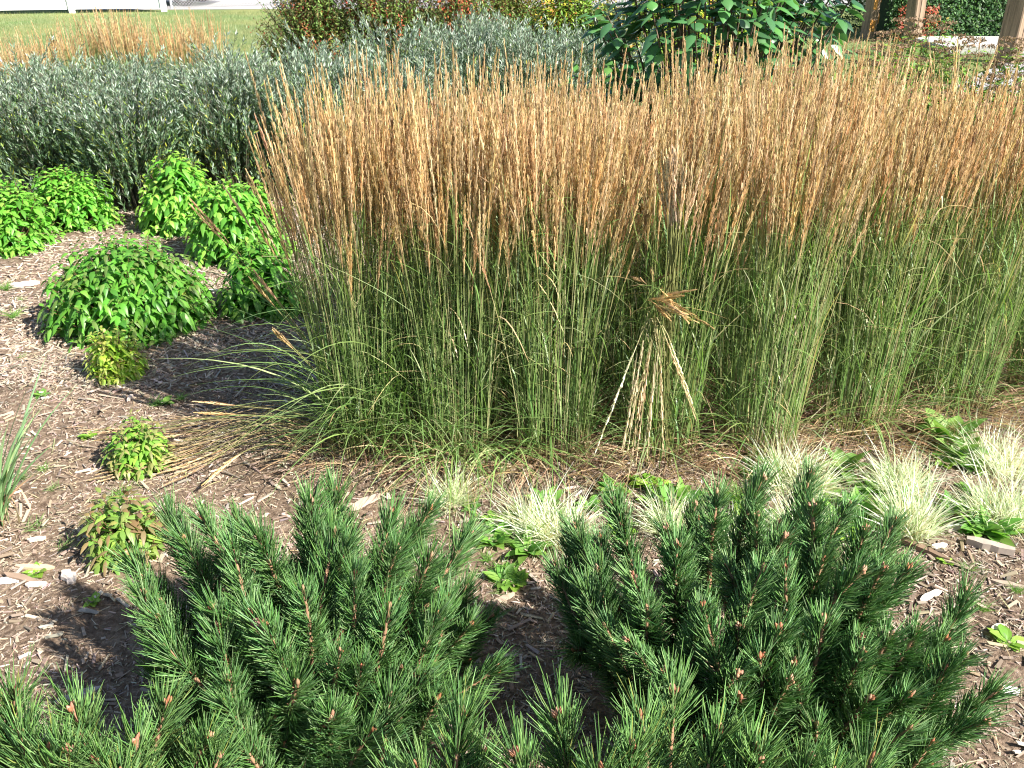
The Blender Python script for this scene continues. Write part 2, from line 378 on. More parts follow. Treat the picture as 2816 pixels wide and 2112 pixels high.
def place_shoot(parent, root, tip, d, meshes, L, sc, r, spin=None, label=None):
    d = Vector(d).normalized()
    q = d.to_track_quat('Z', 'Y').to_matrix().to_4x4() @ Matrix.Rotation(r.random()*6.28 if spin is None else spin, 4, 'Z')
    loc = Vector(tip)-Vector(root)-d*(L*sc)
    m = Matrix.Translation(loc) @ q @ Matrix.Scale(sc, 4)
    o = obj('shoot', meshes[0], parent, mat=m)
    obj('needles', meshes[1], o); obj('bud', meshes[2], o)
    return loc
PINES = []
def pine(label, base, ctr, rad, tips, sh, ss, seed, extra=26, Lm=.25, Ls=.13, side=2, group='low spreading mugo pines'):
    r = np.random.default_rng(seed); root = np.array([base[0], base[1], mz(base[0], base[1])-.01])
    t = thing('mugo_pine', label, 'pine shrub', tuple(root), group=group)
    ctr = np.array(ctr); rad = np.array(rad); pts = []
    for (px, py) in tips:
        d = ray(px, py); o = np.array([0, 0, CAM_Z]); a = d/rad; b = (o-ctr)/rad
        A = a@a; B = a@b; Cc = b@b-1; disc = B*B-A*Cc
        tt = (-B-math.sqrt(disc))/A if disc > 0 else -B/A
        p = o+d*tt; p[2] = max(p[2], .10); pts.append(p)
    for k in range(extra):
        az = r.random()*6.28; el = r.uniform(.1, 1.35); q = r.uniform(.75, 1)
        p = ctr+rad*q*np.array([math.cos(az)*math.cos(el), math.sin(az)*math.cos(el), math.sin(el)])
        if min(np.linalg.norm(p-x) for x in pts) > .05: pts.append(p)
    br = MB(); n_sh = 0
    for p in pts:
        o = (p-ctr)/rad; h = np.clip(p[2]/(ctr[2]+rad[2]), 0, 1)
        d = np.array([o[0]*(.85-.55*h), o[1]*.25+.06, .62+.4*h])+r.normal(size=3)*.06
        d = d/np.linalg.norm(d); sc = r.uniform(.85, 1.1)
        if n_sh > 98: break
        loc = np.array(place_shoot(t, root, p, d, sh[r.integers(len(sh))], Lm, sc, r)); n_sh += 1
        # supporting branch from the root crown
        q = np.linspace(0, 1, 9)[:, None]; c1 = loc*np.array([.55, .55, .35])-np.array([0, 0, .02]); c1 = (c1+(loc-d*.16))/2
        path = (1-q)**2*np.array([r.normal()*.01, r.normal()*.01, 0])+2*q*(1-q)*c1+q**2*loc
        tube(br, path[None], np.linspace(.011, .0046, 9)[None], 6, jit(r, (.17, .11, .075), 1))
        for k in range(int(side)+(r.random() < side % 1)):
            if n_sh > 98: break
            s = r.uniform(.7, 1.0); az = r.random()*6.28
            dd = d+np.array([math.cos(az), math.sin(az), .1])*.62; dd /= np.linalg.norm(dd)
            if p[2] < .16: break
            st = root+loc+d*r.uniform(-.02, .03)
            place_shoot(t, root, st+dd*Ls*s, dd, ss[r.integers(len(ss))], Ls, s, r); n_sh += 1
    obj('branches', br.mesh('branches', M_bark), t); PINES.append((t, ctr, rad))
    return t

T_L = [(467,1423),(522,1471),(646,1521),(380,1547),(731,1455),(826,1370),(911,1345),(601,1417),(880,1484),(934,1493),(867,1616),
 (990,1588),(1066,1496),(1158,1502),(1139,1379),(1073,1420),(1269,1468),(788,1680),(573,1648),(706,1673),(446,1686),(348,1661),
 (557,1743),(763,1841),(600,1857),(902,1800),(1000,1851),(905,1933),(1108,1680),(1196,1705),(1247,1680),(1291,1700),(1317,1806),
 (1152,1876),(1228,1889),(855,1939),(975,2028),(703,2047),(918,2040),(660,1950),(1080,1950),(480,1800)]
T_R = [(1717,1374),(1957,1330),(2261,1358),(2110,1440),(2050,1582),(1893,1479),(1835,1486),(1637,1498),(1585,1486),(1621,1626),
 (1521,1588),(1790,1582),(1896,1671),(1733,1646),(2283,1729),(2194,1588),(2347,1774),(2296,1530),(2386,1537),(2456,1550),
 (2558,1716),(2610,1761),(1694,1748),(1966,1748),(1982,1793),(2088,1722),(2098,1863),(2008,1876),(2488,1729),(2360,1927),
 (2450,2004),(2654,1946),(2731,1927),(2571,2081),(2142,1800),(1784,1748),(2514,1889),(2230,1850),(2300,2020),(1850,1820),(2620,1850)]
T_BL = [(35,1879),(446,1908),(551,2003),(228,1946),(57,2047),(123,2094),(405,2040),(358,2091),(180,2040),(290,2060),(640,2090),(-60,1930)]
T_BM = [(1247,1985),(1300,2080),(1180,2100),(1110,2130)]
T_BR = [(1554,1975),(1854,1915),(1938,2010),(1704,2068),(2114,2068),(2203,2074),(1438,2080),(2030,2060),(1610,2090),(2290,2090),(1790,1990),(2400,2110)]
def XYp(px, Y): # lateral position at depth-row Y on the ground
    d = (Y*math.cos(th)+CAM_Z*math.sin(th)); return (px-1408)/F*d
pine('round dense mugo pine with upright orange budded shoots, left of the middle gap', (-.50, 1.58), (-.50, 1.60, .12), (.47, .46, .47), T_L, SH_D, SH_S, 11, extra=60, Lm=.30, Ls=.15, side=0.6)
pine('darker mugo pine with long tufted shoots in front of the white grasses', (.58, 1.60), (.58, 1.62, .12), (.62, .50, .54), T_R, SH_R, SH_S, 12, extra=70, Lm=.32, Ls=.15, side=0.5)
pine('yellowish green mugo pine cut off by the lower left corner', (-.92, 1.05), (-.92, 1.08, .14), (.50, .32, .44), T_BL, SH_L, SH_LS, 13, extra=8, Lm=.28, Ls=.14, side=0.7)
pine('small mugo pine poking up at the bottom edge below the gap', (-.10, 1.02), (-.12, 1.05, .08), (.16, .16, .36), T_BM, SH_L, SH_LS, 14, extra=8, Lm=.28, Ls=.14, side=1)
pine('light green mugo pine with thick brown buds at the bottom right of centre', (.32, .98), (.32, 1.02, .14), (.55, .32, .44), T_BR, SH_L, SH_LS, 15, extra=6, Lm=.28, Ls=.14, side=0.7)
# the small cone on the left pine
t, ctr, rad = PINES[0]; d = ray(722, 1734); o = np.array([0, 0, CAM_Z]); a_ = d/rad; b_ = (o-ctr)/rad
A = a_@a_; B = a_@b_; Cc = b_@b_-1; p = o+d*((-B-math.sqrt(max(B*B-A*Cc, 0)))/A); mb = MB(); r = np.random.default_rng(9)
q = np.linspace(0, 1, 9); tube(mb, np.stack([q*.0, q*.0, q*.034], -1)[None], np.array([[.004, .011, .014, .0145, .0135, .011, .008, .004, .001]]), 10, (.20, .11, .09))
k = np.arange(90); z = .002+k/90*.030; a = k*2.4; rr = .0145*np.sin(np.pi*np.clip(z/.036+.08, 0, 1))**.7; oo = np.stack([np.cos(a), np.sin(a), 0*a], -1)
ribbon(mb, oo*rr[:, None]*.8+np.array([0, 0, 1.])*z[:, None], nrm(oo*.8+np.array([0, 0, .7])), .006, .0058, nrm(np.cross(oo, np.array([0, 0, 1.]))), -oo*.2, 4, pick(r, [(.36, .20, .17), (.28, .15, .12)], [1, 1], 90), 'leaf', K=3, fold=-.3)
oc = obj('cone', mb.mesh('cone', M_bud), t); oc.location = Vector(p)-t.location; oc.rotation_euler = (.25, -.3, 0); oc['label'] = 'small closed reddish brown cone'

# ================================================================ REED GRASS
TAN = [(.66, .48, .26), (.58, .40, .20), (.74, .58, .35), (.48, .34, .19)]
def plumes(mb, P, r, u0, u1, pal=TAN, pr=(3, 3, 2, 1.5), m=64, ln=.022, wd=.0027, col=None):
    N = P.shape[0]; u = u0+(u1-u0)*np.sort(r.random((N, m)), axis=1); X, T = at_path(P, u)
    cc = pick(r, pal, pr, N, .14, .04) if col is None else col
    cc = np.repeat(cc, m, 0)*(1+r.normal(size=(N*m, 1))*.12)
    w_ = (u-u0)/(u1-u0); k = (np.sin(np.pi*np.clip(w_, .02, 1)**.75)*.75+.25).ravel()
    X = X.reshape(-1, 3); T = T.reshape(-1, 3); o = nrm(np.cross(T, rdir(r, N*m)))
    ribbon(mb, X+o*.0012, nrm(T+o*(.30*k)[:, None]), ln*(.55+.6*k), wd*(.6+.5*k), nrm(np.cross(T, o)), -o*.05, 2, np.clip(cc, .01, .9), 'flat')
    q = np.linspace(u0, .999, 5)[None].repeat(N, 0); X, T = at_path(P, q)
    tube(mb, X, np.array([.0016, .0015, .0012, .001, .0003])[None], 3, np.repeat(cc[::m], 1, 0)*.85)
def make_clump(seed, n=185, lean=(0, 0), hs=1.0, tan_base=1.0, rb=.15, spread=1.0, green_mid=1.0):
    r = np.random.default_rng(seed)
    a = r.random(n)*6.283; q = rb*np.sqrt(r.random(n)); bx, by = q*np.cos(a), q*np.sin(a)
    H = r.normal(1.20, .11, n)*hs; H = np.clip(H, .85, 1.42)
    ln = spread*(.75*q/rb)*.15+.01; ox = np.cos(a)*ln+r.normal(size=n)*.048+lean[0]; oy = np.sin(a)*ln+r.normal(size=n)*.048+lean[1]
    t = np.linspace(0, 1, 9); k = .35*t+.65*t**2
    P = np.stack([bx[:, None]+ox[:, None]*k, by[:, None]+oy[:, None]*k, H[:, None]*t*np.ones((n, 1))], -1)
    P[..., 2] -= (ox**2+oy**2)[:, None]*k*.25
    cu = MB(); g = pick(r, [(.16, .25, .075), (.23, .31, .11), (.38, .38, .20)], [4, 4, 1.6], n, .15)
    tt = t[None, :, None]; tanc = np.array((.42, .33, .14)); cc = g[:, None]*(1-tt**3)+tanc*tt**3
    tb = np.clip(1-t*9, 0, 1)[None, :, None]; cc = cc*(1-tb)+np.array((.40, .29, .15))*tb
    tube(cu, P, np.linspace(.00165, .0009, 9)[None], 3, cc)
    pl = MB(); plumes(pl, P, r, r.uniform(.71, .76), .995)
    bl = MB()
    m = 560*green_mid; m = int(m); i = r.integers(0, n, m); u = r.uniform(.03, .70, m); X, T = at_path(P[i], u[:, None]); X, T = X[:, 0], T[:, 0]
    o = rdir(r, m)*np.array([1, 1, 0]); o = nrm(o)
    L = r.uniform(.12, .40, m); ang = r.gamma(2, .10, m)+(r.random(m) < .22)*r.uniform(.2, .9, m)
    D = nrm(T+o*ang[:, None]); bend = (o*.30+np.array([0, 0, -.45]))*(r.random(m)**1.5)[:, None]*1.7+rdir(r, m)*.10
    c = pick(r, [(.12, .23, .065), (.19, .30, .10), (.33, .40, .22), (.50, .43, .25)], [5, 4, 2.4, 1.2], m, .15)
    ribbon(bl, X, D, L, r.uniform(.0028, .006, m), nrm(np.cross(T, o)), bend, 6, c, coltip=c*np.array([1.3, 1.1, .9]))
    m = 75; aa = r.random(m)*6.283; o = np.stack([np.cos(aa), np.sin(aa), 0*aa], -1); X = o*rb*r.random((m, 1)); X[:, 2] = .02
    D = nrm(o*r.uniform(.25, .7, (m, 1))+np.array([0, 0, 1.])+rdir(r, m)*.1)
    bend = o*r.uniform(.1, .5, (m, 1))+np.array([0, 0, -1.])*r.uniform(.35, .8, (m, 1))
    c = pick(r, [(.12, .22, .06), (.20, .29, .10), (.28, .34, .16)], [4, 3, 1], m, .15)
    ribbon(bl, X, D, r.uniform(.35, .72, m), r.uniform(.004, .0065, m), nrm(np.cross(D, o)+rdir(r, m)*.2), bend, 9, c)
    m = int(380*tan_base); aa = r.random(m)*6.283; o = np.stack([np.cos(aa), np.sin(aa), 0*aa], -1); X = o*(rb+.13)*np.sqrt(r.random((m, 1))); X[:, 2] = r.uniform(.0, .07, m)
    D = nrm(o*r.uniform(.2, 1.3, (m, 1))+np.array([0, 0, 1.])*r.uniform(.1, 1, (m, 1))+rdir(r, m)*.4); D[:, 2] = np.abs(D[:, 2])
    li = MB(); ribbon(li, X, nrm(D), r.uniform(.06, .26, m), r.uniform(.002, .005, m), rdir(r, m), o*.2+np.array([0, 0, -.5])*r.random((m, 1)), 5, pick(r, [(.50, .36, .21), (.38, .25, .15), (.60, .48, .32), (.25, .15, .10)], [3, 3, 1.6, 2], m, .15))
    return (cu.mesh('culms', M_grass), pl.mesh('plumes', M_plume), bl.mesh('blades', M_grass), li.mesh('dry_litter', M_plume))
GV = [make_clump(200+k) for k in range(4)]
GV_LEAN = make_clump(210, 230, (.0, -.02), rb=.14, spread=.9)
GV_TAN = [make_clump(220+k, 165, (.06, 0), tan_base=1.8, hs=1.02) for k in range(2)]
GV_FEW = make_clump(230, 95, tan_base=1.2)
def clump(x, y, v, label, rz, sc=(1, 1, 1), group='tall feather reed grass clumps in the main stand'):
    t = thing('feather_reed_grass', label, 'ornamental grass', (x, y, mz(x, y)-.01), rz, group, sc)
    for nm, me in zip(('culms', 'plumes', 'blades', 'dry_litter'), v): obj(nm, me, t)
    return t
r = np.random.default_rng(20)
FRONT = [ # px, py (base), variant, label
 (1010, 1245, GV_LEAN, 'leftmost tall reed grass of the stand, its stems leaning out over the mulch'),
 (1262, 1262, GV[1], 'reed grass clump second from the left, its arching blades above the left pine'),
 (1510, 1262, GV[2], 'reed grass clump behind the first white grass tufts, third from the left'),
 (1800, 1262, GV_FEW, 'reed grass clump with broken stems hanging down, above the second pine'),
 (2070, 1245, GV[3], 'reed grass clump right of the one with hanging broken stems'),
 (2340, 1195, GV_TAN[0], 'reed grass clump with much dry straw at its foot, behind the white tufts'),
 (2600, 1145, GV_TAN[1], 'reed grass clump behind the big jagged leaved weed at right'),
 (2860, 1112, GV[0], 'reed grass clump cut off by the right edge of the photo'),
]
front = []
for px, py, v, lab in FRONT:
    g = G(px, py, 0); s = r.uniform(.97, 1.04)
    front.append(clump(g[0], g[1], v, lab, 0 if v is GV_LEAN else r.random()*6.28, (1, 1, s)))
back_lab = 'tall reed grass with tan plumes inside the stand, hidden behind the front clumps'
gr2 = 'reed grass clumps in the rows behind the front row'
for row, (dy, x0, x1) in enumerate([(.36, -.44, 3.1), (.72, -.36, 3.6), (1.10, .05, 2.3)]):
    x = x0
    while x < x1:
        base = 2.86+.25*max(0, x-.25)
        v = (GV+GV_TAN)[r.integers(6)] if x > 1.2 else GV[r.integers(4)]
        sc = r.uniform(.86, 1.01)-.02*row
        clump(x+r.normal()*.04, base+dy+r.normal()*.05, v, back_lab, r.random()*6.28, (1, 1, sc*((.84 if row else .93) if x > 1.5 else 1)), gr2)
        x += .40+r.normal()*.03
# left row leaning outwards behind the first clump
# far clumps beyond the silver shrubs
GV_FAR = [make_clump(240+k, 95, rb=.15, spread=.8) for k in range(2)]
FARG = [(95, 8.0), (150, 8.2), (250, 8.4), (345, 8.6), (395, 8.3), (470, 8.5), (540, 8.6), (600, 8.8)]
for k, (px, Y) in enumerate(FARG):
    x = XYp(px, Y)
    clump(x, Y, GV_FAR[k % 2], ['reed grass plumes rising behind the silver shrubs, before the lawn', 'reed grass plumes standing taller than the rest in front of the white fence'][k in (3, 4)], r.random()*6.28, (1.0, 1.0, [.70, .72, .76, .84, .84, .76, .78, .80][k]), 'distant reed grass clumps behind the silver shrubs')

# broken stems of the fourth clump
r = np.random.default_rng(31); F4 = front[3]; b4 = np.array(F4.location)
def arc(pts, R=14):
    pts = np.asarray(pts, float); N, K, _ = pts.shape; u = np.linspace(0, K-1, R); i = np.minimum(u.astype(int), K-2); f = (u-i)[None, :, None]
    P = pts[:, i]*(1-f)+pts[:, i+1]*f
    for _ in range(2): P[:, 1:-1] = P[:, 1:-1]*.5+(P[:, :-2]+P[:, 2:])*.25
    return P
F4.rotation_euler = (0, 0, 0); F4.scale = (1, 1, 1)
def bent(n, kink, tips, jk, jt, base=(0, 0, 0), sag=.0):
    K = np.asarray(kink)+r.normal(size=(n, 3))*jk; Tt = np.asarray(tips)[r.integers(0, len(tips), n)]+r.normal(size=(n, 3))*jt
    B = np.asarray(base)+r.normal(size=(n, 3))*np.array([.05, .05, 0])
    M1 = (B*.5+K*.5)+r.normal(size=(n, 3))*.01; M2 = K*.5+Tt*.5+np.array([0, 0, -sag])
    return arc(np.stack([B, M1, K, M2, Tt], 1))
def loc4(px, py, Y): return PY(px, py, Y)-b4
y0 = b4[1]
hang = bent(13, loc4(1815, 830, y0-.16), [loc4(1680, 1290, y0-.34), loc4(1725, 1230, y0-.30), loc4(1780, 1290, y0-.30), loc4(1890, 1150, y0-.24), loc4(1740, 1360, y0-.36)], .028, .035)
hang[..., 2] = np.maximum(hang[..., 2], .02)
mb = MB(); tube(mb, hang, np.full((1, 14), .0013), 3, np.array((.50, .46, .24)))
plumes(mb, hang, r, .66, .995, [(.80, .67, .44), (.68, .54, .33)], (1, 1), ln=.018)
wad = bent(13, loc4(1780, 800, y0-.14), [loc4(1945, 875, y0-.24), loc4(1890, 870, y0-.24), loc4(1760, 760, y0-.14), loc4(1850, 850, y0-.24), loc4(1900, 800, y0-.2)], .022, .028)
plumes(mb, wad, r, .62, .995, [(.62, .44, .22), (.50, .34, .16)], (1, 1)); tube(mb, wad, np.full((1, 14), .0012), 3, np.array((.20, .28, .08)))
o = obj('broken_stems', mb.mesh('broken_stems', M_plume), F4); o['label'] = 'snapped straw coloured stems with hanging plumes'
mb = MB(); pale = bent(30, loc4(1855, 700, y0-.16), [loc4(1850, 440, y0-.17), loc4(1870, 400, y0-.16), loc4(1885, 470, y0-.18), loc4(1830, 420, y0-.16)], .012, .02)
plumes(mb, pale, r, .66, .995, [(.74, .60, .42), (.66, .52, .35)], (1, 1), m=80)
tube(mb, pale, np.full((1, 14), .0014), 3, np.array((.26, .27, .10)))
o = obj('pale_plumes', mb.mesh('pale_plumes', M_plume), F4); o['label'] = 'bleached upright plumes standing in one bunch'

# fallen stems and arching blades of the leftmost clump
F1 = front[0]; F1.scale = (1, 1, 1); b1 = np.array(F1.location)
n = 46; r = np.random.default_rng(33); ty = r.uniform(1140, 1340, n); tx = r.uniform(210, 560, n)
pts = []
for k in range(n):
    e = G(tx[k], ty[k], .03+abs(r.normal())*.02)-b1; s0 = np.array([-.10+r.normal()*.05, r.normal()*.07, .02])
    m1 = s0*.65+e*.35+np.array([0, 0, .09+r.random()*.08]); m2 = s0*.3+e*.7+np.array([0, 0, .03])
    pts.append([s0, m1, m2, e])
P = arc(pts, 12); mb = MB(); tube(mb, P, np.full((1, 12), .0013), 3, pick(r, [(.30, .32, .13), (.55, .44, .25)], [1, 2], n))
plumes(mb, P, r, .74, .995, [(.62, .47, .28), (.52, .37, .2)], (1, 1), m=50, ln=.015)
obj('fallen_stems', mb.mesh('fallen_stems', M_plume), F1)['label'] = 'flattened straw stems lying on the mulch towards the left'
mb = MB(); n = 230
a = r.uniform(math.radians(125), math.radians(330), n); o = np.stack([np.cos(a), np.sin(a), 0*a], -1)
X = o*.12*r.random((n, 1))+np.array([.0, -.02, .02]); X[:, 0] += r.uniform(-.08, .25, n); X[:, 2] += r.random(n)**2*.38
D = nrm(o*r.uniform(.25, .75, (n, 1))+np.array([0, 0, 1.])); bend = o*r.uniform(.1, .5, (n, 1))+np.array([0, 0, -1.])*r.uniform(.25, .72, (n, 1))
D = nrm(D+np.array([0, 0, .2])+rdir(r, n)*.28); ribbon(mb, X, D, r.uniform(.35, .78, n), r.uniform(.004, .0075, n), nrm(np.cross(D, o)+rdir(r, n)*.3), bend, 10, pick(r, [(.13, .23, .06), (.20, .30, .10), (.30, .37, .17)], [4, 3, 1.5], n))
obj('arching_blades', mb.mesh('arching_blades', M_grass), F1)
# long plumes thrown out to the left
tips = [((675, 480), .25), ((530, 560), .1), ((700, 600), 0), ((760, 910), -.2), ((545, 1120), -.3), ((560, 1340), -.35), ((620, 520), .2), ((715, 330), .05), ((735, 420), 0), ((690, 760), -.1)]
pts = []
for (q, dy) in tips:
    for _ in range(2):
        e = PY(q[0]+r.normal()*8, q[1]+r.normal()*8, b1[1]+dy)-b1; e[2] = max(e[2], .03)
        s0 = np.array([-.06, 0, .02]); hgt_ = max(e[2], .25)
        pts.append([s0, s0*.7+e*.3+np.array([0, 0, .22*hgt_]), s0*.3+e*.7+np.array([0, 0, .10*hgt_+(.08 if e[2] < .3 else 0)]), e])
P = arc(pts, 12); mb = MB(); tube(mb, P, np.full((1, 12), .0014), 3, np.array((.30, .29, .12))); plumes(mb, P, r, .74, .995)
obj('leaning_stems', mb.mesh('leaning_stems', M_plume), F1)

# arching blades for the second clump
F2 = front[1]; F2.rotation_euler = (0, 0, 0)
mb = MB(); n = 90; a = r.uniform(math.radians(190), math.radians(350), n); o = np.stack([np.cos(a), np.sin(a), 0*a], -1)
X = o*.1*r.random((n, 1))+np.array([0, -.04, .02]); X[:, 0] += r.uniform(-.15, .2, n)
D = nrm(o*r.uniform(.3, 1.0, (n, 1))+np.array([0, 0, 1.])); bend = o*r.uniform(.1, .5, (n, 1))+np.array([0, 0, -1.])*r.uniform(.5, 1.0, (n, 1))
ribbon(mb, X, D, r.uniform(.25, .55, n), r.uniform(.004, .0075, n), nrm(np.cross(D, o)+rdir(r, n)*.3), bend, 10, pick(r, [(.14, .25, .06), (.22, .32, .10), (.32, .38, .18)], [4, 3, 1.5], n))
obj('arching_blades', mb.mesh('arching_blades', M_grass), F2)

# broad bladed grass at the left edge
g = G(10, 1445, 0); t = thing('blue_green_grass', 'broad bladed upright grass clump at the left edge of the photo', 'ornamental grass', (g[0]-.02, g[1]-.03, GZ), sc=1.3)
mb = MB(); n = 60; a = r.random(n)*6.28; o = np.stack([np.cos(a), np.sin(a), 0*a], -1)
D = nrm(o*r.uniform(.05, .5, (n, 1))+np.array([0, 0, 1.])); bend = o*.2+np.array([0, 0, -.35])*r.random((n, 1))
ribbon(mb, o*.05*r.random((n, 1)), D, r.uniform(.2, .52, n), r.uniform(.008, .014, n), nrm(np.cross(D, o)+rdir(r, n)*.4), bend, 9, pick(r, [(.15, .26, .11), (.22, .34, .15)], [1, 1], n), K=3, fold=.35)
obj('blades', mb.mesh('blades', M_grass), t)
mb = MB(); n = 50; ribbon(mb, np.concatenate([r.normal(size=(n, 2))*.04, np.zeros((n, 1))], 1), nrm(rdir(r, n)*.6+np.array([0, 0, 1])), r.uniform(.05, .16, n), .006, rdir(r, n), rdir(r, n)*.3, 5, pick(r, [(.5, .36, .22), (.35, .24, .15)], [1, 1], n))
obj('dry_sheaths', mb.mesh('dry_sheaths', M_plume), t)

# ================================================================ WHITE TUFTED GRASSES
def make_tuft(seed, n=520, h=.20, wr=.055, green=.15, lean=(0, 0), open_=.8, dry=.6):
    n = int(n*1.35); r = np.random.default_rng(seed); mb = MB()
    a = r.random(n)*6.283; o = np.stack([np.cos(a), np.sin(a), 0*a], -1); q = np.sqrt(r.random((n, 1)))
    sub = r.integers(0, 7, n); sd2 = r.normal(size=(7, 3))*np.array([.28, .28, 0]); sx = r.normal(size=(7, 3))*np.array([wr*.5, wr*.5, 0])
    X = o*wr*q*.7+sx[sub]; D = nrm(o*(q*open_+r.normal(size=(n, 1))*.2)+np.array([lean[0], lean[1], 1.])+rdir(r, n)*.24+sd2[sub])
    bend = o*r.uniform(-.05, .25, (n, 1))+np.array([0, 0, -1.])*r.random((n, 1))**1.6*.55+rdir(r, n)*.08
    c = pick(r, [(.78, .78, .66), (.64, .68, .52), (.24, .34, .12), (.60, .49, .32), (.45, .52, .30)], [7, 3, green*3, dry, .5], n, .10)
    hs = np.array([r.uniform(.7, 1.15) for _ in range(7)])[sub]
    ribbon(mb, X, D, r.uniform(.35, 1.15, n)*h*hs, r.uniform(.0020, .0044, n), rdir(r, n), bend, 6, c*np.array([.92, .98, .84]), coltip=c)
    li = MB(); m = 110; aa = r.random(m)*6.28; o = np.stack([np.cos(aa), np.sin(aa), 0*aa], -1)
    ribbon(li, o*wr*.8*r.random((m, 1)), nrm(o+np.array([0, 0, .35])*r.random((m, 1))+rdir(r, m)*.3), r.uniform(.06, .19, m), .0032, rdir(r, m), rdir(r, m)*.3+np.array([[0, 0, -.25]]).repeat(m, 0), 5, pick(r, [(.66, .62, .46), (.38, .28, .18), (.28, .36, .14)], [2, 1, 1], m))
    return mb.mesh('white_blades', M_white), li.mesh('dry_blades', M_plume)
TV = [make_tuft(300), make_tuft(301, 400, .19, .05, .3, (.2, 0), .6), make_tuft(302, 600, .22, .07, .4, (-.15, -.05), 1.0, 1.2), make_tuft(303, 230, .16, .04, .3, (.1, -.2), 1.0),
      make_tuft(304, 470, .21, .06, .5, (.1, -.1), .7, .9), make_tuft(305, 520, .18, .08, .2, (-.2, 0), 1.1), make_tuft(306, 430, .22, .045, .6, (.12, .1), .55, 1.2)]
for px, py, k, s, lab in [
 (1250, 1385, 3, 1.0, 'small sparse white grass tuft just above the left pine, leftmost of its kind'),
 (1510, 1470, 0, 1.12, 'round bright white grass tuft in the gap between the two pines'),
 (1845, 1450, 1, 1.0, 'white grass tuft behind the upright shoots of the second pine'),
 (2170, 1345, 2, 1.05, 'large white grass tuft behind the tallest right shoot of the second pine'),
 (2195, 1500, 6, 1.1, 'white grass tuft rising directly behind the second pine between its shoots'),
 (2475, 1345, 4, .98, 'greenish white grass tuft right behind the fuller one beside the split stick'),
 (2500, 1478, 6, 1.2, 'white grass tuft at whose foot the dark split stick lies'),
 (2745, 1280, 5, 1.2, 'white grass tuft at the right edge nearest the tall reed grass'),
 (2755, 1430, 4, 1.15, 'white grass tuft at the right edge above the grey wood block'),
 (2010, 1530, 3, 1.1, 'low spread white grass tuft half covered by the second pine')]:
    g = G(px, py, GZ); t = thing('variegated_oat_grass', lab, 'grass tuft', (g[0], g[1], mz(g[0], g[1])-.005), r.random()*6.28, 'white striped grass tufts in front of the tall grass', s*.93)
    obj('white_blades', TV[k][0], t); obj('dry_blades', TV[k][1], t)

# ================================================================ BROADLEAF SHRUBS
def shoot_leaves(mb, st, r, tips, dirs, leafL, leafW, nodes, gap, pal, pr, tippal=None, droop=.95, spread=.85, base=None, stemcol=(.16, .09, .05), stemr=.003, K=3, R=5, fold=.25, alt=False, young=.55):
    N = len(tips); a0 = r.random(N)*6.283
    T = nrm(dirs); ref = nrm(np.cross(T, rdir(r, N))); ref2 = np.cross(T, ref)
    for k in range(nodes):
        pos = tips-T*(gap*k)+r.normal(size=(N, 3))*gap*.1
        for s in ((0, math.pi) if not alt else (0,)):
            a = a0+k*(math.pi/2 if not alt else 2.4)+s+r.normal(size=N)*.25
            o = ref*np.cos(a)[:, None]+ref2*np.sin(a)[:, None]
            f = min(1, young+(1-young)*k/2.)
            D = nrm(o*spread+T*(.55-.12*k)+rdir(r, N)*.2)
            bend = np.array([0, 0, -1.])*r.uniform(.5, 1.2, (N, 1))*droop+rdir(r, N)*.08
            c = pick(r, pal, pr, N, .13, .05)
            if tippal is not None and k == 0: c = pick(r, tippal, np.ones(len(tippal)), N, .13)
            sd_ = nrm(np.cross(np.array([0, 0, 1.])+rdir(r, N)*.45, D))
            ribbon(mb, pos+D*leafL*.12, D, leafL*f*r.uniform(.75, 1.12, N), leafW*f*r.uniform(.85, 1.1, N), sd_, bend, R, c, 'leaf', K=K, fold=fold)
    if st is not None:
        b = (np.zeros((N, 3)) if base is None else base); q = np.linspace(0, 1, 7)[None, :, None]
        c1 = tips-T*gap*nodes*1.6
        P = (1-q)**2*b[:, None]+2*q*(1-q)*c1[:, None]+q**2*tips[:, None]
        tube(st, P, np.linspace(stemr, stemr*.35, 7)[None], 4, jit(r, stemcol, N))
def dome(r, n, rx, ry, rz, lo=.0, q=(.78, 1)):
    d = rdir(r, n); d[:, 2] = np.abs(d[:, 2])*(1-lo)+lo*0; s = r.uniform(q[0], q[1], (n, 1))
    return d*s*np.array([rx, ry, rz]), nrm(d*np.array([1, 1, 1.])+np.array([0, 0, .45]))
def dogwood(label, px, py, rx, ry, rz, n, pal, pr, tippal, seed, LL=.07, LW=.034, group='low leafy green shrubs on the mulch', nodes=5, name='green_shrub', off=0.0):
    r = np.random.default_rng(seed); g = G(px, py, GZ); x, y = g[0], g[1]+ry*.85+off
    t = thing(name, label, 'shrub', (x, y, mz(x, y)-.005), 0, group)
    T, D = dome(r, n, rx, ry, rz); T[:, 2] = np.maximum(T[:, 2]*1.0, 0.05)
    lf = MB(); st = MB()
    shoot_leaves(lf, st, r, T, D, LL, LW, nodes, LL*.42, pal, pr, tippal, droop=.95 if LL > .07 else .6, base=r.normal(size=(n, 3))*np.array([.03*rx/.3, .03, 0]))
    obj('leaves', lf.mesh('leaves', M_dog), t); obj('stems', st.mesh('stems', M_bark), t)
    return t
PG = [(.10, .27, .035), (.14, .35, .045), (.07, .21, .03), (.36, .40, .06)]
PB = [(.13, .35, .04), (.17, .42, .055), (.09, .26, .035), (.26, .42, .08)]
PY_ = [(.36, .52, .06), (.28, .46, .05), (.50, .52, .12), (.34, .26, .09)]
dogwood('largest rounded shrub with drooping dark green leaves on the mulch', 296, 965, .41, .38, .46, 400, PG, [4, 4, 2, .12], [(.14, .32, .05), (.14, .22, .05)], 41, .082, .036)
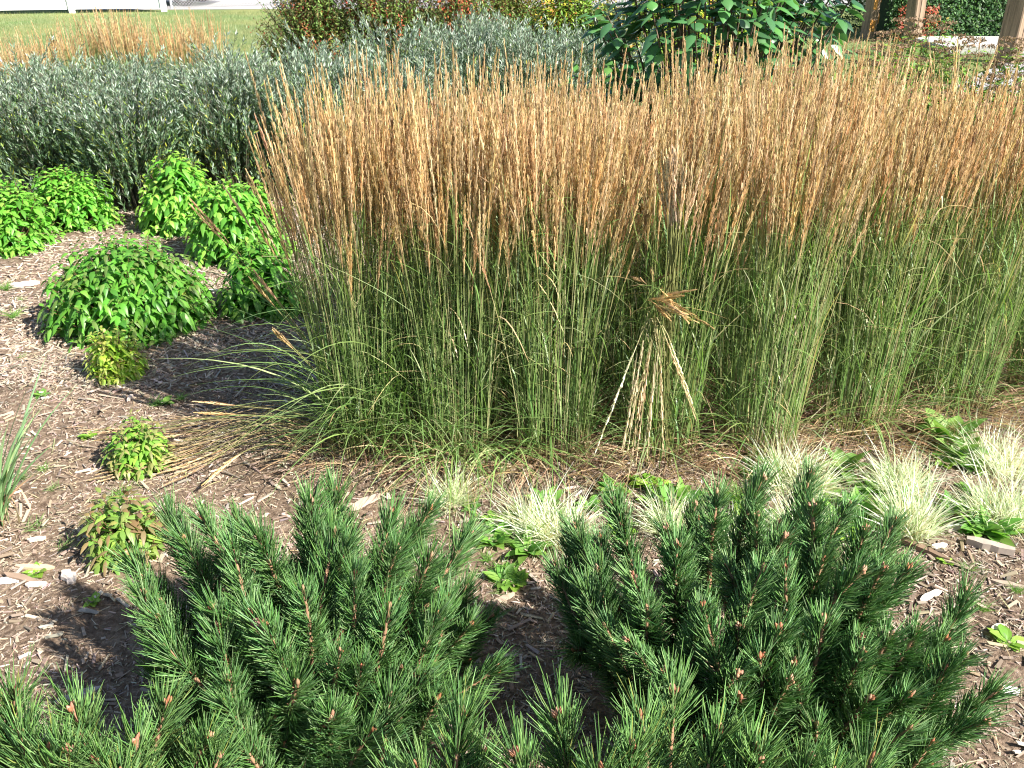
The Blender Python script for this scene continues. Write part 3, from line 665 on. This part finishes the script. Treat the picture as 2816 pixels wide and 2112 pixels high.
dogwood('tiny yellowish green shrub standing just in front of the largest round shrub', 302, 1068, .13, .12, .25, 110, PY_, [4, 3, 1.5, .6], [(.38, .42, .10)], 42, .052, .019)
dogwood('small bright green shrub beside the fallen straw stems', 362, 1318, .125, .11, .21, 80, [(.22, .40, .06), (.16, .32, .05), (.30, .42, .08)], [3, 3, 1], [(.25, .26, .09)], 43, .056, .021)
dogwood('small shrub with maroon tinged leaves touching the left pine', 310, 1590, .13, .12, .22, 80, [(.24, .38, .07), (.17, .28, .06), (.24, .17, .09)], [3, 3, 1.0], [(.24, .17, .08), (.24, .30, .08)], 44, .068, .024, off=.02)
dogwood('bright green shrub at the back left under the silver shrubs', 160, 645, .33, .26, .42, 190, PB, [4, 3, 2, 1], [(.22, .44, .07)], 45, .068, .031)
dogwood('bright green shrub cut off by the left edge', 5, 715, .24, .24, .45, 160, PB, [4, 3, 2, .8], [(.22, .42, .07)], 46, .068, .031)
dogwood('tall bright green shrub against the dark gap of the silver shrubs', 478, 655, .27, .25, .50, 190, PB, [5, 3, 2, .6], [(.26, .46, .07)], 47, .085, .045)
dogwood('bright green shrub between the tall green shrub and the reed grass', 630, 738, .33, .28, .52, 190, PB, [3, 3, 4, .5], [(.22, .42, .06)], 48, .08, .042)
dogwood('shaded green shrub tucked against the left side of the reed grass', 705, 890, .24, .22, .38, 120, PG, [4, 4, 2, .1], [(.16, .30, .05)], 49, .075, .04)
# a yellow leaved sprig on the big shrub
# ---- silver shrubs
def make_silver(seed, H=.98, rx=.48, ry=.40, n=120, per=84):
    r = np.random.default_rng(seed); a = r.random(n)*6.283; q = np.sqrt(r.random(n))
    hx, hy = np.cos(a)*q*rx, np.sin(a)*q*ry; hh = H*r.uniform(.80, 1.04, n)*(1-.24*q**3)
    t = np.linspace(0, 1, 8); k = t**.85
    P = np.stack([(hx*.35)[:, None]+(hx*.65+r.normal(size=n)*.03)[:, None]*k, (hy*.35)[:, None]+(hy*.65)[:, None]*k, hh[:, None]*t], -1)
    # side twigs along the outside, down to the ground
    m = 260; i = r.integers(0, n, m); u = r.uniform(.25, .9, m); X, T = at_path(P[i], u[:, None]); X, T = X[:, 0], T[:, 0]
    o = nrm(np.stack([np.cos(a[i]+r.normal(size=m)*.7), np.sin(a[i]+r.normal(size=m)*.7), 0*u], -1)); L = r.uniform(.12, .26, m)[:, None, None]
    tt = np.linspace(0, 1, 8)[None, :, None]; Q = X[:, None]+(nrm(T*.8+o*.7)[:, None]*tt+np.array([0, 0, .25])*tt**2)*L
    low = 280; aa = r.random(low)*6.283; o2 = np.stack([np.cos(aa), np.sin(aa), 0*aa], -1)
    B = o2*np.array([rx, ry, 0])*r.uniform(.55, .95, (low, 1)); B[:, 2] = r.uniform(.02, .55, low)
    Q2 = B[:, None]+(o2[:, None]*.45*tt+np.array([0, 0, 1.])*tt)*r.uniform(.15, .28, (low, 1, 1))
    st = MB(); tube(st, P, np.linspace(.006, .0015, 8)[None], 4, np.array((.09, .085, .06))); tube(st, Q, np.linspace(.002, .001, 8)[None], 3, np.array((.12, .12, .09)))
    lf = MB()
    for PP, cnt, u0 in ((P, per, .22), (Q, 24, .1), (Q2, 28, .0)):
        N = len(PP); u = np.sort(u0+(1-u0)*r.random((N, cnt))**.85, 1); X, T = at_path(PP, u); X = X.reshape(-1, 3); T = T.reshape(-1, 3); K_ = len(X)
        o = nrm(np.cross(T, rdir(r, K_))); D = nrm(T*.85+o*.75+rdir(r, K_)*.15)
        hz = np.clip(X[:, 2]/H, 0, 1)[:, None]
        top = pick(r, [(.28, .345, .26), (.18, .25, .175), (.42, .49, .40), (.11, .18, .08)], [4, 4, 1.8, 1.5], K_, .12)  # silver leaf tones, brightened to paint in the sunlit tops
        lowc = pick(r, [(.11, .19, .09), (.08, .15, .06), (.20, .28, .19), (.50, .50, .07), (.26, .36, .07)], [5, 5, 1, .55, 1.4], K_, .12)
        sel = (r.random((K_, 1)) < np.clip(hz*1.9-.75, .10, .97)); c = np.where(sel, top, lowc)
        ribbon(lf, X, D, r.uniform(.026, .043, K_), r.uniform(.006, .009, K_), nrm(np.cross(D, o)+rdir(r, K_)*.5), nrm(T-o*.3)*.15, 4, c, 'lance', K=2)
    return lf.mesh('leaves', M_silver), st.mesh('stems', M_bark)
SV = [make_silver(400+k) for k in range(3)]
SIL = [(-3.95, 6.35, .95, 'silver leaved shrub at the left edge, yellowing near its base'),
 (-3.25, 6.35, .98, 'silver leaved shrub behind the back left green shrub, second from the left edge'),
 (-2.62, 6.15, .93, 'silver leaved shrub reaching forward to the mulch between the green shrubs'),
 (-2.0, 6.40, 1.0, 'silver leaved shrub behind the tall bright green shrub'),
 (-1.42, 6.55, 1.0, 'silver leaved shrub left of the reed grass, behind the fourth green shrub'),
 (-.85, 6.7, .98, 'silver leaved shrub just above the left end of the reed grass'),
 (-3.6, 6.95, .92, 'silver leaved shrub under the first tan plumes at the far left'),
 (-2.9, 7.05, .93, 'silver leaved shrub below the middle of the distant tan plumes'),
 (-2.2, 7.2, .97, 'silver leaved shrub below the right end of the distant tan plumes'),
 (-1.55, 7.4, 1.0, 'silver leaved shrub right of the distant tan plumes, edge on to the lawn'),
 (-.95, 7.7, 1.12, 'silver leaved shrub in front of the left end of the red tinged shrubs'),
 (-.35, 7.35, 1.09, 'silver leaved shrub behind the reed grass, left of the middle'),
 (-.45, 8.1, 1.12, 'silver leaved shrub in front of the reddest of the back shrubs'),
 (.15, 7.8, 1.12, 'silver leaved shrub in front of the gap in the red tinged shrubs'),
 (.2, 7.1, 1.07, 'silver leaved shrub in the middle, directly behind the reed grass plumes'),
 (.65, 7.5, 1.13, 'silver leaved shrub next to the yellow green bush and the big leaved shrub'),
 (-.2, 8.6, 1.11, 'silver leaved shrub at the top middle, deepest of its kind')]
r = np.random.default_rng(44)
for k, (x, y, s, lab) in enumerate(SIL):
    t = thing('silver_shrub', lab, 'shrub', (x, y, mz(x, y)-.01), r.random()*6.28, 'silver grey shrubs forming a low hedge', (1, 1, s))
    obj('leaves', SV[k % 3][0], t); obj('stems', SV[k % 3][1], t)

# ---- red / olive shrubs behind
def make_bush(seed, rx, ry, rz, n, pal, pr, LL=.045, LW=.02, nodes=15, mat=M_back, per_stem=True, gap=.045, patches=None):
    r = np.random.default_rng(seed); T, D = dome(r, n, rx, ry, rz, q=(.45, 1.02)); T[:, 2] = np.maximum(T[:, 2], .08)
    lf = MB(); st = MB()
    shoot_leaves(lf, st, r, T, D, LL, LW, nodes, gap, pal, pr, None, droop=.3, K=2, R=3, young=.8, base=r.normal(size=(n, 3))*np.array([.08, .08, 0]), stemr=.005)
    if patches is not None:
        T2, D2 = dome(r, n//4, rx, ry, rz, q=(.9, 1.05)); k = T2[:, 0]*np.sin(3)+T2[:, 1]; sel = np.sin(T2[:, 0]*7+seed)*np.sin(T2[:, 2]*6+seed*2) > .1; T2, D2 = T2[sel], D2[sel]
        shoot_leaves(lf, None, r, T2, D2, LL, LW, nodes, gap, patches, np.ones(len(patches)), None, droop=.3, K=2, R=3, young=.8)
    return lf.mesh('leaves', mat), st.mesh('stems', M_bark)
OLV = [(.15, .25, .06), (.24, .34, .09), (.22, .20, .08), (.09, .16, .05)]
B_olive = make_bush(501, .80, .60, 1.9, 1500, OLV, [4, 3, 1.5, 2], patches=[(.34, .10, .05), (.28, .17, .06)])
B_red = make_bush(502, .80, .60, 1.9, 1500, OLV, [4, 3, 2, 2], patches=[(.50, .10, .06), (.40, .16, .07)])
B_yel = make_bush(503, .80, .60, 1.8, 1500, [(.18, .32, .05), (.30, .42, .07), (.12, .24, .04)], [4, 3, 1.5], .05, .024, patches=[(.60, .50, .07), (.58, .28, .08)], gap=.05)
for x, y, v, lab in [(-2.0, 9.6, B_olive, 'olive brown airy shrub at the left end of the back row, beside the lawn'),
 (-1.25, 9.5, B_red, 'back row shrub with red tips, second from the lawn'),
 (-.45, 9.6, B_red, 'reddest shrub of the back row, above the middle silver shrubs'),
 (-.05, 10.0, B_olive, 'dark olive shrub between the reddest and the yellow green back shrubs'),
 (.55, 8.9, B_yel, 'yellow green shrub with orange leaves left of the big leaved shrub'),
 (1.35, 8.7, B_yel, 'yellow and orange leaved shrub seen through the big leaved shrub'),
 (2.2, 9.4, B_yel, 'yellow green shrub seen behind the right half of the big leaved shrub')]:
    t = thing('autumn_shrub', lab, 'shrub', (x, y, .0), r.random()*6.28, 'taller shrubs turning red and yellow at the back'); t.scale = (1, 1, .95)
    obj('leaves', v[0], t); obj('stems', v[1], t)

# ---- big leaved shrub
def lilac(label, x, y, rx, ry, zc, rz, n, seed):
    r = np.random.default_rng(seed); t = thing('lilac_shrub', label, 'shrub', (x, y, .02))
    d = rdir(r, n); T = d*r.uniform(.55, 1, (n, 1))*np.array([rx, ry, rz])+np.array([0, 0, zc]); D = nrm(d*.6+np.array([0, 0, .7]))
    lf = MB(); st = MB()
    shoot_leaves(lf, st, r, T, D, .115, .066, 5, .045, [(.06, .16, .06), (.08, .21, .07), (.045, .12, .05)], [3, 3, 2], [(.10, .24, .06)], droop=.5, spread=.9, base=r.normal(size=(n, 3))*np.array([.10, .10, 0]), stemcol=(.13, .10, .07), stemr=.009, fold=.3, R=6, young=.8)
    obj('leaves', lf.mesh('leaves', M_lilac), t); obj('stems', st.mesh('stems', M_bark), t)
lilac('tall shrub with large glossy dark leaves behind the middle of the reed grass', 1.12, 5.1, .80, .50, 1.16, .70, 175, 601)

# ---- spirea at right
def spirea(label, x, y, s, seed):
    r = np.random.default_rng(seed); t = thing('spirea', label, 'shrub', (x, y, .02), 0, 'low green shrubs with faded brown flower heads', s)
    n = 420; T, D = dome(r, n, .46, .42, 1.0, q=(.7, 1)); lf = MB(); st = MB()
    shoot_leaves(lf, st, r, T, D, .055, .017, 8, .017, [(.11, .22, .045), (.18, .31, .06), (.26, .36, .07), (.22, .14, .06)], [4, 3, 1.2, .5], [(.32, .30, .08), (.30, .17, .08)], droop=.3, alt=True, K=2, R=4, young=.7, base=r.normal(size=(n, 3))*np.array([.05, .05, 0]))
    fl = MB(); k = np.where((T[:, 2] > .78))[0]; k = k[:26]; m = 60
    c = np.repeat(T[k], m, 0); a = r.random(len(c))*6.283; q = np.sqrt(r.random(len(c)))*.04
    P = c+np.stack([np.cos(a)*q, np.sin(a)*q, .03+r.normal(size=len(c))*.004-q*.15], -1)
    ribbon(fl, P, nrm(rdir(r, len(c))+np.array([0, 0, .6])), .009, .006, rdir(r, len(c)), rdir(r, len(c))*.1, 2, pick(r, [(.24, .16, .10), (.32, .22, .14), (.18, .13, .07)], [3, 2, 2], len(c)), 'flat')
    obj('leaves', lf.mesh('leaves', M_back), t); obj('stems', st.mesh('stems', M_bark), t); obj('flower_heads', fl.mesh('flower_heads', M_plume), t)
for k, (px, Y, s, lab) in enumerate([(2330, 5.9, 1.20, 'low shrub with brown flower heads right of the big leaved shrub'),
  (2450, 6.3, 1.25, 'low flowering shrub below the middle wooden post'), (2600, 6.0, 1.18, 'low flowering shrub before the grey path, between the two nearer posts'),
  (2740, 5.8, 1.12, 'low flowering shrub in front of the right wooden post'), (2880, 5.7, 1.08, 'low flowering shrub cut off by the right edge'),
  (2400, 5.2, 1.10, 'low green shrub in the hollow of the reed grass at right'), (2640, 5.1, 1.05, 'low green shrub just behind the right part of the reed grass')]):
    spirea(lab, XYp(px, Y), Y, s, 620+k)

# ---- hedge at top right
def leafwall(mb, r, n, x0, x1, y, z1, depth, pal, pr, size=.055):
    X = r.uniform(x0, x1, n); Z = r.random(n)*z1; top = r.random(n) < .2; Yv = y+r.random(n)**2*.22
    Yv = np.where(top, y+r.random(n)*depth, Yv); Z = np.where(top, z1+r.normal(size=n)*.03, Z); P = np.stack([X, Yv+.05*np.sin(X*3)*np.sin(Z*5), Z], -1)
    D = nrm(rdir(r, n)*np.array([1, .6, .6])+np.array([0, -.35, -.25])); ribbon(mb, P, D, r.uniform(.6, 1.3, n)*size, size*.55, nrm(np.cross(D, np.array([0, -1., .5]))+rdir(r, n)*.5), D*.0+np.array([0, 0, -.2]), 3, pick(r, pal, pr, n, .2), 'lance')
r = np.random.default_rng(70)
t = thing('clipped_hedge', 'clipped dark green hedge with a few red leaves behind the pavement', 'hedge', (6.3, 17.1, 0))
mb = MB(); leafwall(mb, r, 34000, .45, 8.5, 0, 1.9, 1.2, [(.045, .12, .035), (.08, .18, .05), (.13, .25, .07), (.02, .05, .02)], [4, 3, 1.2, 2])
leafwall(mb, r, 500, .6, 1.3, -.05, .55, .1, [(.45, .10, .06), (.35, .12, .05)], [1, 1]); leafwall(mb, r, 60, 2.7, 3.0, -.05, .65, .1, [(.45, .12, .05)], [1])
obj('leaves', mb.mesh('leaves', M_back), t)
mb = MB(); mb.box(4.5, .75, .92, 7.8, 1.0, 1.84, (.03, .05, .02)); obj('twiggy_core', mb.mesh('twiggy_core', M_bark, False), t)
# evergreen beyond, the shade beneath it put into near-black leaf colours
t = thing('evergreen_tree', 'evergreen with low branches left of the hedge, shade painted into its dark leaves', 'tree', (6.1, 20.6, 0))
r = np.random.default_rng(71); n = 26000; a = r.random(n)*6.283; z = r.random(n)*3.6; q = (2.1*(1-z/4.6))*np.sqrt(r.uniform(.3, 1, n))
mb = MB(); ribbon(mb, np.stack([np.cos(a)*q, np.sin(a)*q, z+.02], -1), nrm(np.stack([np.cos(a), np.sin(a), -.3+0*a], -1)+rdir(r, n)*.5), r.uniform(.06, .14, n), .03, rdir(r, n), rdir(r, n)*.1, 3, pick(r, [(.015, .035, .015), (.025, .05, .02)], [1, 1], n), 'lance')
obj('crown', mb.mesh('crown', M_back), t); mb = MB(); tube(mb, np.array([[(0, 0, 0), (0, 0, 1.2), (0, .05, 2.6), (0, 0, 3.6)]], float), np.array([[.14, .11, .07, .02]]), 8, (.06, .045, .03)); obj('trunk', mb.mesh('trunk', M_bark), t)

# ---- wooden posts
for (px, py, wdt, rz, lean, lab, orange) in [
  (2384, 107, .20, .5, 0, 'wooden post with orange peeling face at the end of the hedge', 1),
  (2505, 118, .235, .45, -.07, 'squared weathered wooden post in the middle, before the hedge', 0),
  (2768, 172, .285, .62, 0, 'nearest weathered wooden post at the top right corner', 0)]:
    g = G(px, py, 0); t = thing('wooden_post', lab, 'post', (g[0], g[1], 0), 0, 'weathered wooden posts at the back right'); t.rotation_euler = (0, lean, rz)
    mb = MB(); H = 3.0; R = 12; zz = np.linspace(0, H, R); rr = np.random.default_rng(int(px))
    b = .018; h = wdt/2; prof = [(-h+b,-h),(h-b,-h),(h,-h+b),(h,h-b),(h-b,h),(-h+b,h),(-h,h-b),(-h,-h+b)]
    ring = np.array([[(x*(1+rr.normal()*.006), y*(1+rr.normal()*.006), z) for x, y in prof] for z in zz])[None]
    mb.grid(ring, (1.05, 1.0, .95), 0, True); mb.quads(ring[0, -1], [(0,1,2,7),(7,2,3,6),(6,3,4,5)], (1, 1, 1))
    obj('timber', mb.mesh('timber', M_wood, False), t)
    if orange:
        mb = MB()
        for k in range(7):
            z = rr.uniform(.05, 1.2); hh = rr.uniform(.12, .3); x0 = rr.uniform(-.08, .02); ww = rr.uniform(.06, .12)
            mb.box(x0, -h-.006, z, ww, .006, hh, (.62, .30, .08)); mb.box(h+.006, x0, z+.1, .006, ww, hh, (.62, .30, .08))
        obj('peeling_layer', mb.mesh('peeling_layer', M_paint, False), t)
    else:
        mb = MB(); tube(mb, np.array([[(-.02, -h-.002, 0.02), (-.01, -h-.002, 1.1), (.012, -h-.002, 2.0), (0, -h-.002, 2.9)]]), .005, 4, (.07, .05, .04)); obj('drying_crack', mb.mesh('drying_crack', M_bark), t)

# ---- white fence
WH = (.80, .80, .80)
fx0, fy0 = G(0, 34)[:2]; p1 = G(200, 36); p2 = G(452, 32); ddir = nrm((p2-p1)[None])[0]; ang = math.atan2(ddir[1], ddir[0]); sp = np.linalg.norm(p2-p1)
t = thing('white_fence', 'white vinyl board fence along the far side of the lawn', 'fence', tuple(p2), ang)
for k in range(5):
    mb = MB(); mb.box(-k*sp, 0, .9, .13, .13, 1.8, WH); mb.box(-k*sp, 0, 1.82, .16, .16, .04, WH); obj('post', mb.mesh('post', M_paint, False), t)
for k in range(4):
    mb = MB(); x0 = -(k+1)*sp+.065; wd_ = sp-.13; nb = 14
    for q in range(nb): mb.box(x0+(q+.5)*wd_/nb, 0, .98, wd_/nb-.008, .022, 1.5, WH)
    obj('board_panel', mb.mesh('board_panel', M_paint, False), t)
    mb = MB(); mb.box(x0+wd_/2, 0, .16, wd_, .05, .15, WH); obj('bottom_rail', mb.mesh('bottom_rail', M_paint, False), t)
    mb = MB(); mb.box(x0+wd_/2, 0, 1.76, wd_, .05, .09, WH); obj('top_rail', mb.mesh('top_rail', M_paint, False), t)
# ---- chain link fence
q1 = G(472, 24); q2 = G(840, 13); L = np.linalg.norm(q2-q1); ang = math.atan2(q2[1]-q1[1], q2[0]-q1[0])
t = thing('chain_link_fence', 'galvanised chain link fence right of the white fence', 'fence', tuple(q1), ang); GC = (.45, .46, .47)
for x in (0, L*.79, L*1.6):
    mb = MB(); tube(mb, np.array([[(x, 0, 0), (x, 0, .6), (x, 0, 1.25)]]), .03, 10, GC); obj('post', mb.mesh('post', M_metal), t)
mb = MB(); tube(mb, np.array([[(0, 0, 1.22), (L*.8, 0, 1.22), (L*1.6, 0, 1.22)]]), .018, 8, GC); obj('top_rail', mb.mesh('top_rail', M_metal), t)
mb = MB(); st_ = np.arange(-1.2, L*1.6, .075); ps = []
for s in st_:
    for a, b in ((s, s+1.2), (s+1.2, s)):
        za, zb = .03, 1.2; xa, xb = a, b
        lo, hi = 0, L*1.6
        f = lambda x: (x-xa)/(xb-xa)
        ta, tb2 = sorted((f(lo), f(hi))); t0_, t1_ = max(0, ta), min(1, tb2)
        if t1_-t0_ > .02:
            A = np.array([xa+(xb-xa)*t0_, .0, za+(zb-za)*t0_]); B = np.array([xa+(xb-xa)*t1_, .004, za+(zb-za)*t1_]); ps.append([A, (A+B)/2, B])
tube(mb, np.array(ps), .0035, 4, (.6, .6, .6)); obj('wire_mesh', mb.mesh('wire_mesh', M_metal), t)

# ---- parked dark car behind the chain link fence
c = G(505, 12); t = thing('parked_car', 'dark parked car behind the chain link fence', 'car', (c[0]-1.1, 26.3, .006), .03)
DK = (.02, .018, .03)
def loft(mb, secs, col):
    mb.grid(np.array(secs, float)[None], col, 0, True)
    for e, o_ in ((0, 1), (-1, 0)):
        s_ = np.array(secs[e], float); n_ = len(s_); mb.quads(s_, [(i, i+1, n_-2-i, n_-1-i) for i in range(n_//2-1)], col)
prof = [(-2.2,.35,.60,.78),(-2.1,.28,.78,.86),(-1.4,.24,.92,.90),(-.9,.24,.98,.90),(1.3,.24,.98,.90),(1.9,.28,.92,.88),(2.15,.34,.80,.80)]
mb = MB(); loft(mb, [[(x,-w_,lo),(x,-w_,(lo+hi)/2),(x,-w_*.93,hi),(x,0,hi+.02),(x,w_*.93,hi),(x,w_,(lo+hi)/2),(x,w_,lo),(x,0,lo)] for x, lo, hi, w_ in prof], DK)
obj('body', mb.mesh('body', M_paint), t)
mb = MB(); loft(mb, [[(x,-w_,.97),(x,-w_*.9,h*.6+.39),(x,-w_*.8,h),(x,0,h+.02),(x,w_*.8,h),(x,w_*.9,h*.6+.39),(x,w_,.97),(x,0,.97)] for x, h, w_ in ((-1.0,.99,.84),(-.3,1.42,.76),(.9,1.44,.76),(1.6,1.0,.82))], (.03, .035, .04))
obj('cabin', mb.mesh('cabin', M_metal), t)
for x in (-1.4, 1.35):
    for s in (-1, 1):
        mb = MB(); a = np.linspace(0, 2*np.pi, 24, endpoint=False)
        def ringy(rr, y): return np.stack([x+rr*np.cos(a), np.full(24, y), .32+rr*np.sin(a)], -1)
        y = s*.80; mb.grid(np.array([ringy(.2, y-.08), ringy(.31, y-.1), ringy(.33, y-.05), ringy(.33, y+.05), ringy(.31, y+.1), ringy(.2, y+.08)])[None], (.015, .015, .015), 0, True)
        w_ = obj('wheel', mb.mesh('wheel', M_bark), t); mb = MB(); mb.grid(np.array([ringy(.20, y+s*.07), ringy(.12, y+s*.06), ringy(.02, y+s*.09)])[None], (.35, .35, .36), 0, True); obj('rim', mb.mesh('rim', M_metal), w_)
mb = MB(); mb.box(0, -.915, .42, 2.1, .02, .06, (.10, .28, .10)); obj('side_stripe', mb.mesh('side_stripe', M_paint, False), t)

# ================================================================ WEEDS
def rosette(seed, n, L, W, pal, lift=.35, R=6, jag=False):
    r = np.random.default_rng(seed); mb = MB(); a = r.random(n)*6.283; o = np.stack([np.cos(a), np.sin(a), 0*a], -1)
    D = nrm(o+np.array([0, 0, 1.])*r.uniform(.15, lift*2+.2, (n, 1))); bend = np.array([0, 0, -1.])*r.uniform(.2, .7, (n, 1))*lift+o*.0
    ribbon(mb, o*.004, D, r.uniform(.6, 1.1, n)*L, r.uniform(.8, 1.1, n)*W, nrm(np.cross(D, o*.0+np.array([0, 0, 1.]))+rdir(r, n)*.25), bend, R, pick(r, pal, np.ones(len(pal)), n, .12), 'leaf', K=3, fold=.25)
    return mb.mesh('leaves', M_weed)
def low_tuft(seed, n, L, pal, w_=.002):
    r = np.random.default_rng(seed); mb = MB(); D = nrm(rdir(r, n)*np.array([1, 1, 0])+np.array([0, 0, .9])); 
    ribbon(mb, np.concatenate([r.normal(size=(n, 2))*.012, np.zeros((n, 1))], 1), D, r.uniform(.5, 1.1, n)*L, w_, rdir(r, n), D*np.array([1, 1, 0])*.3+np.array([0, 0, -.3]), 5, pick(r, pal, np.ones(len(pal)), n, .12))
    return mb.mesh('blades', M_weed)
GW = [(.12, .26, .05), (.18, .34, .06), (.09, .20, .04)]; YW = [(.25, .42, .06), (.18, .36, .05)]
RS = [rosette(700, 16, .06, .024, GW), rosette(701, 12, .05, .03, YW), rosette(702, 22, .075, .03, GW, .5), rosette(703, 14, .20, .065, [(.14, .28, .06), (.20, .34, .08)], .8, 9)]
LT = [low_tuft(710, 60, .08, GW), low_tuft(711, 40, .06, [(.13, .24, .06), (.22, .30, .12)])]
r = np.random.default_rng(72)
W_ = [(2600, 1225, 3, 1.2, 'large jagged leaved weed at the foot of the reed grass at right'), (2640, 1260, 3, .9, 'second large leaved weed just below the biggest one at right'),
 (2320, 1300, 3, .8, 'broad leaved weed between two white grass tufts'), (2350, 1410, 2, 1.3, 'bushy green weed left of the split stick tuft'),
 (2400, 1430, 1, 1.4, 'bright yellow green weed beside the split stick tuft'), (1620, 1390, 2, .8, 'leafy weed right of the round white tuft'),
 (1430, 1420, 1, 1.1, 'bright yellow green weed left of the round white tuft'), (1360, 1490, 2, 1.1, 'leafy green weed to the right of the left pine top'),
 (2040, 1430, 1, 1.2, 'bright weed between two tall shoots of the second pine'), (100, 1575, 1, .9, 'small bright weed between two long chips at left'),
 (260, 1665, 1, .7, 'small two leaved weed above the left pine shadow'), (120, 1097, 0, .8, 'low weed patch in the mulch left of the yellowish shrub'),
 (450, 1115, 0, 1.0, 'low weed in the shadow of the reed grass'), (2770, 1780, 1, 1.1, 'bright weed at the right edge of the mulch'),
 (2730, 1480, 0, .9, 'low weed above the grey wood block'), (1400, 1560, 0, .8, 'low weed at the edge of the gap between the pines'),
 (248, 1205, 1, .8, 'small round leaved seedling left of the second small shrub'), (2600, 1560, 1, .6, 'tiny bright seedling near the white sliver')]
for px, py, k, s, lab in W_:
    g = G(px, py, GZ); o = obj('weed', RS[k], loc=(g[0], g[1], mz(g[0], g[1]))); o.rotation_euler = (0, 0, r.random()*6.28); o.scale = (s,)*3
    tag(o, lab, 'weed', 'broad leaved weeds in the mulch')
def scatter(name, label, group, pts, meshes, s0, s1):
    for k, (px, py) in enumerate(pts):
        g = G(px, py, GZ); o = obj(name, meshes[k % len(meshes)], loc=(g[0], g[1], mz(g[0], g[1]))); o.rotation_euler = (0, 0, r.random()*6.28); o.scale = (r.uniform(s0, s1),)*3
        tag(o, label, 'weed', group)
pts = [(r.uniform(1280, 1500), r.uniform(1400, 1600)) for _ in range(10)]+[(r.uniform(1980, 2810), r.uniform(1260, 1500)) for _ in range(54)]+[(r.uniform(1500, 2050), r.uniform(1330, 1500)) for _ in range(14)]
scatter('ground_weed', 'small low weed growing among the white grass tufts', 'small weeds among the white tufts', pts, [RS[0], RS[1], RS[2], LT[0]], .7, 1.5)
pts = [(335, 1370), (70, 1320), (120, 1300), (150, 1350), (330, 1480), (60, 830), (40, 880), (520, 930), (470, 940), (430, 1120), (500, 1100), (90, 1450), (560, 880), (180, 1500), (255, 1440), (310, 1390), (20, 800), (60, 985)]
scatter('grass_seedling', 'thin grassy weed tuft on the open mulch at left', 'grassy weed tufts on the open mulch', pts, LT, .6, 1.2)
pts = [(2790, 1640), (2660, 1580), (2700, 1690), (1370, 1620), (1420, 1590), (2760, 1790), (1340, 1540)]
scatter('grass_seedling', 'thin grassy weed tuft on the mulch beside the pines', 'grassy weed tufts beside the pines', pts, LT, .5, .9)

print('built', len(S.objects))
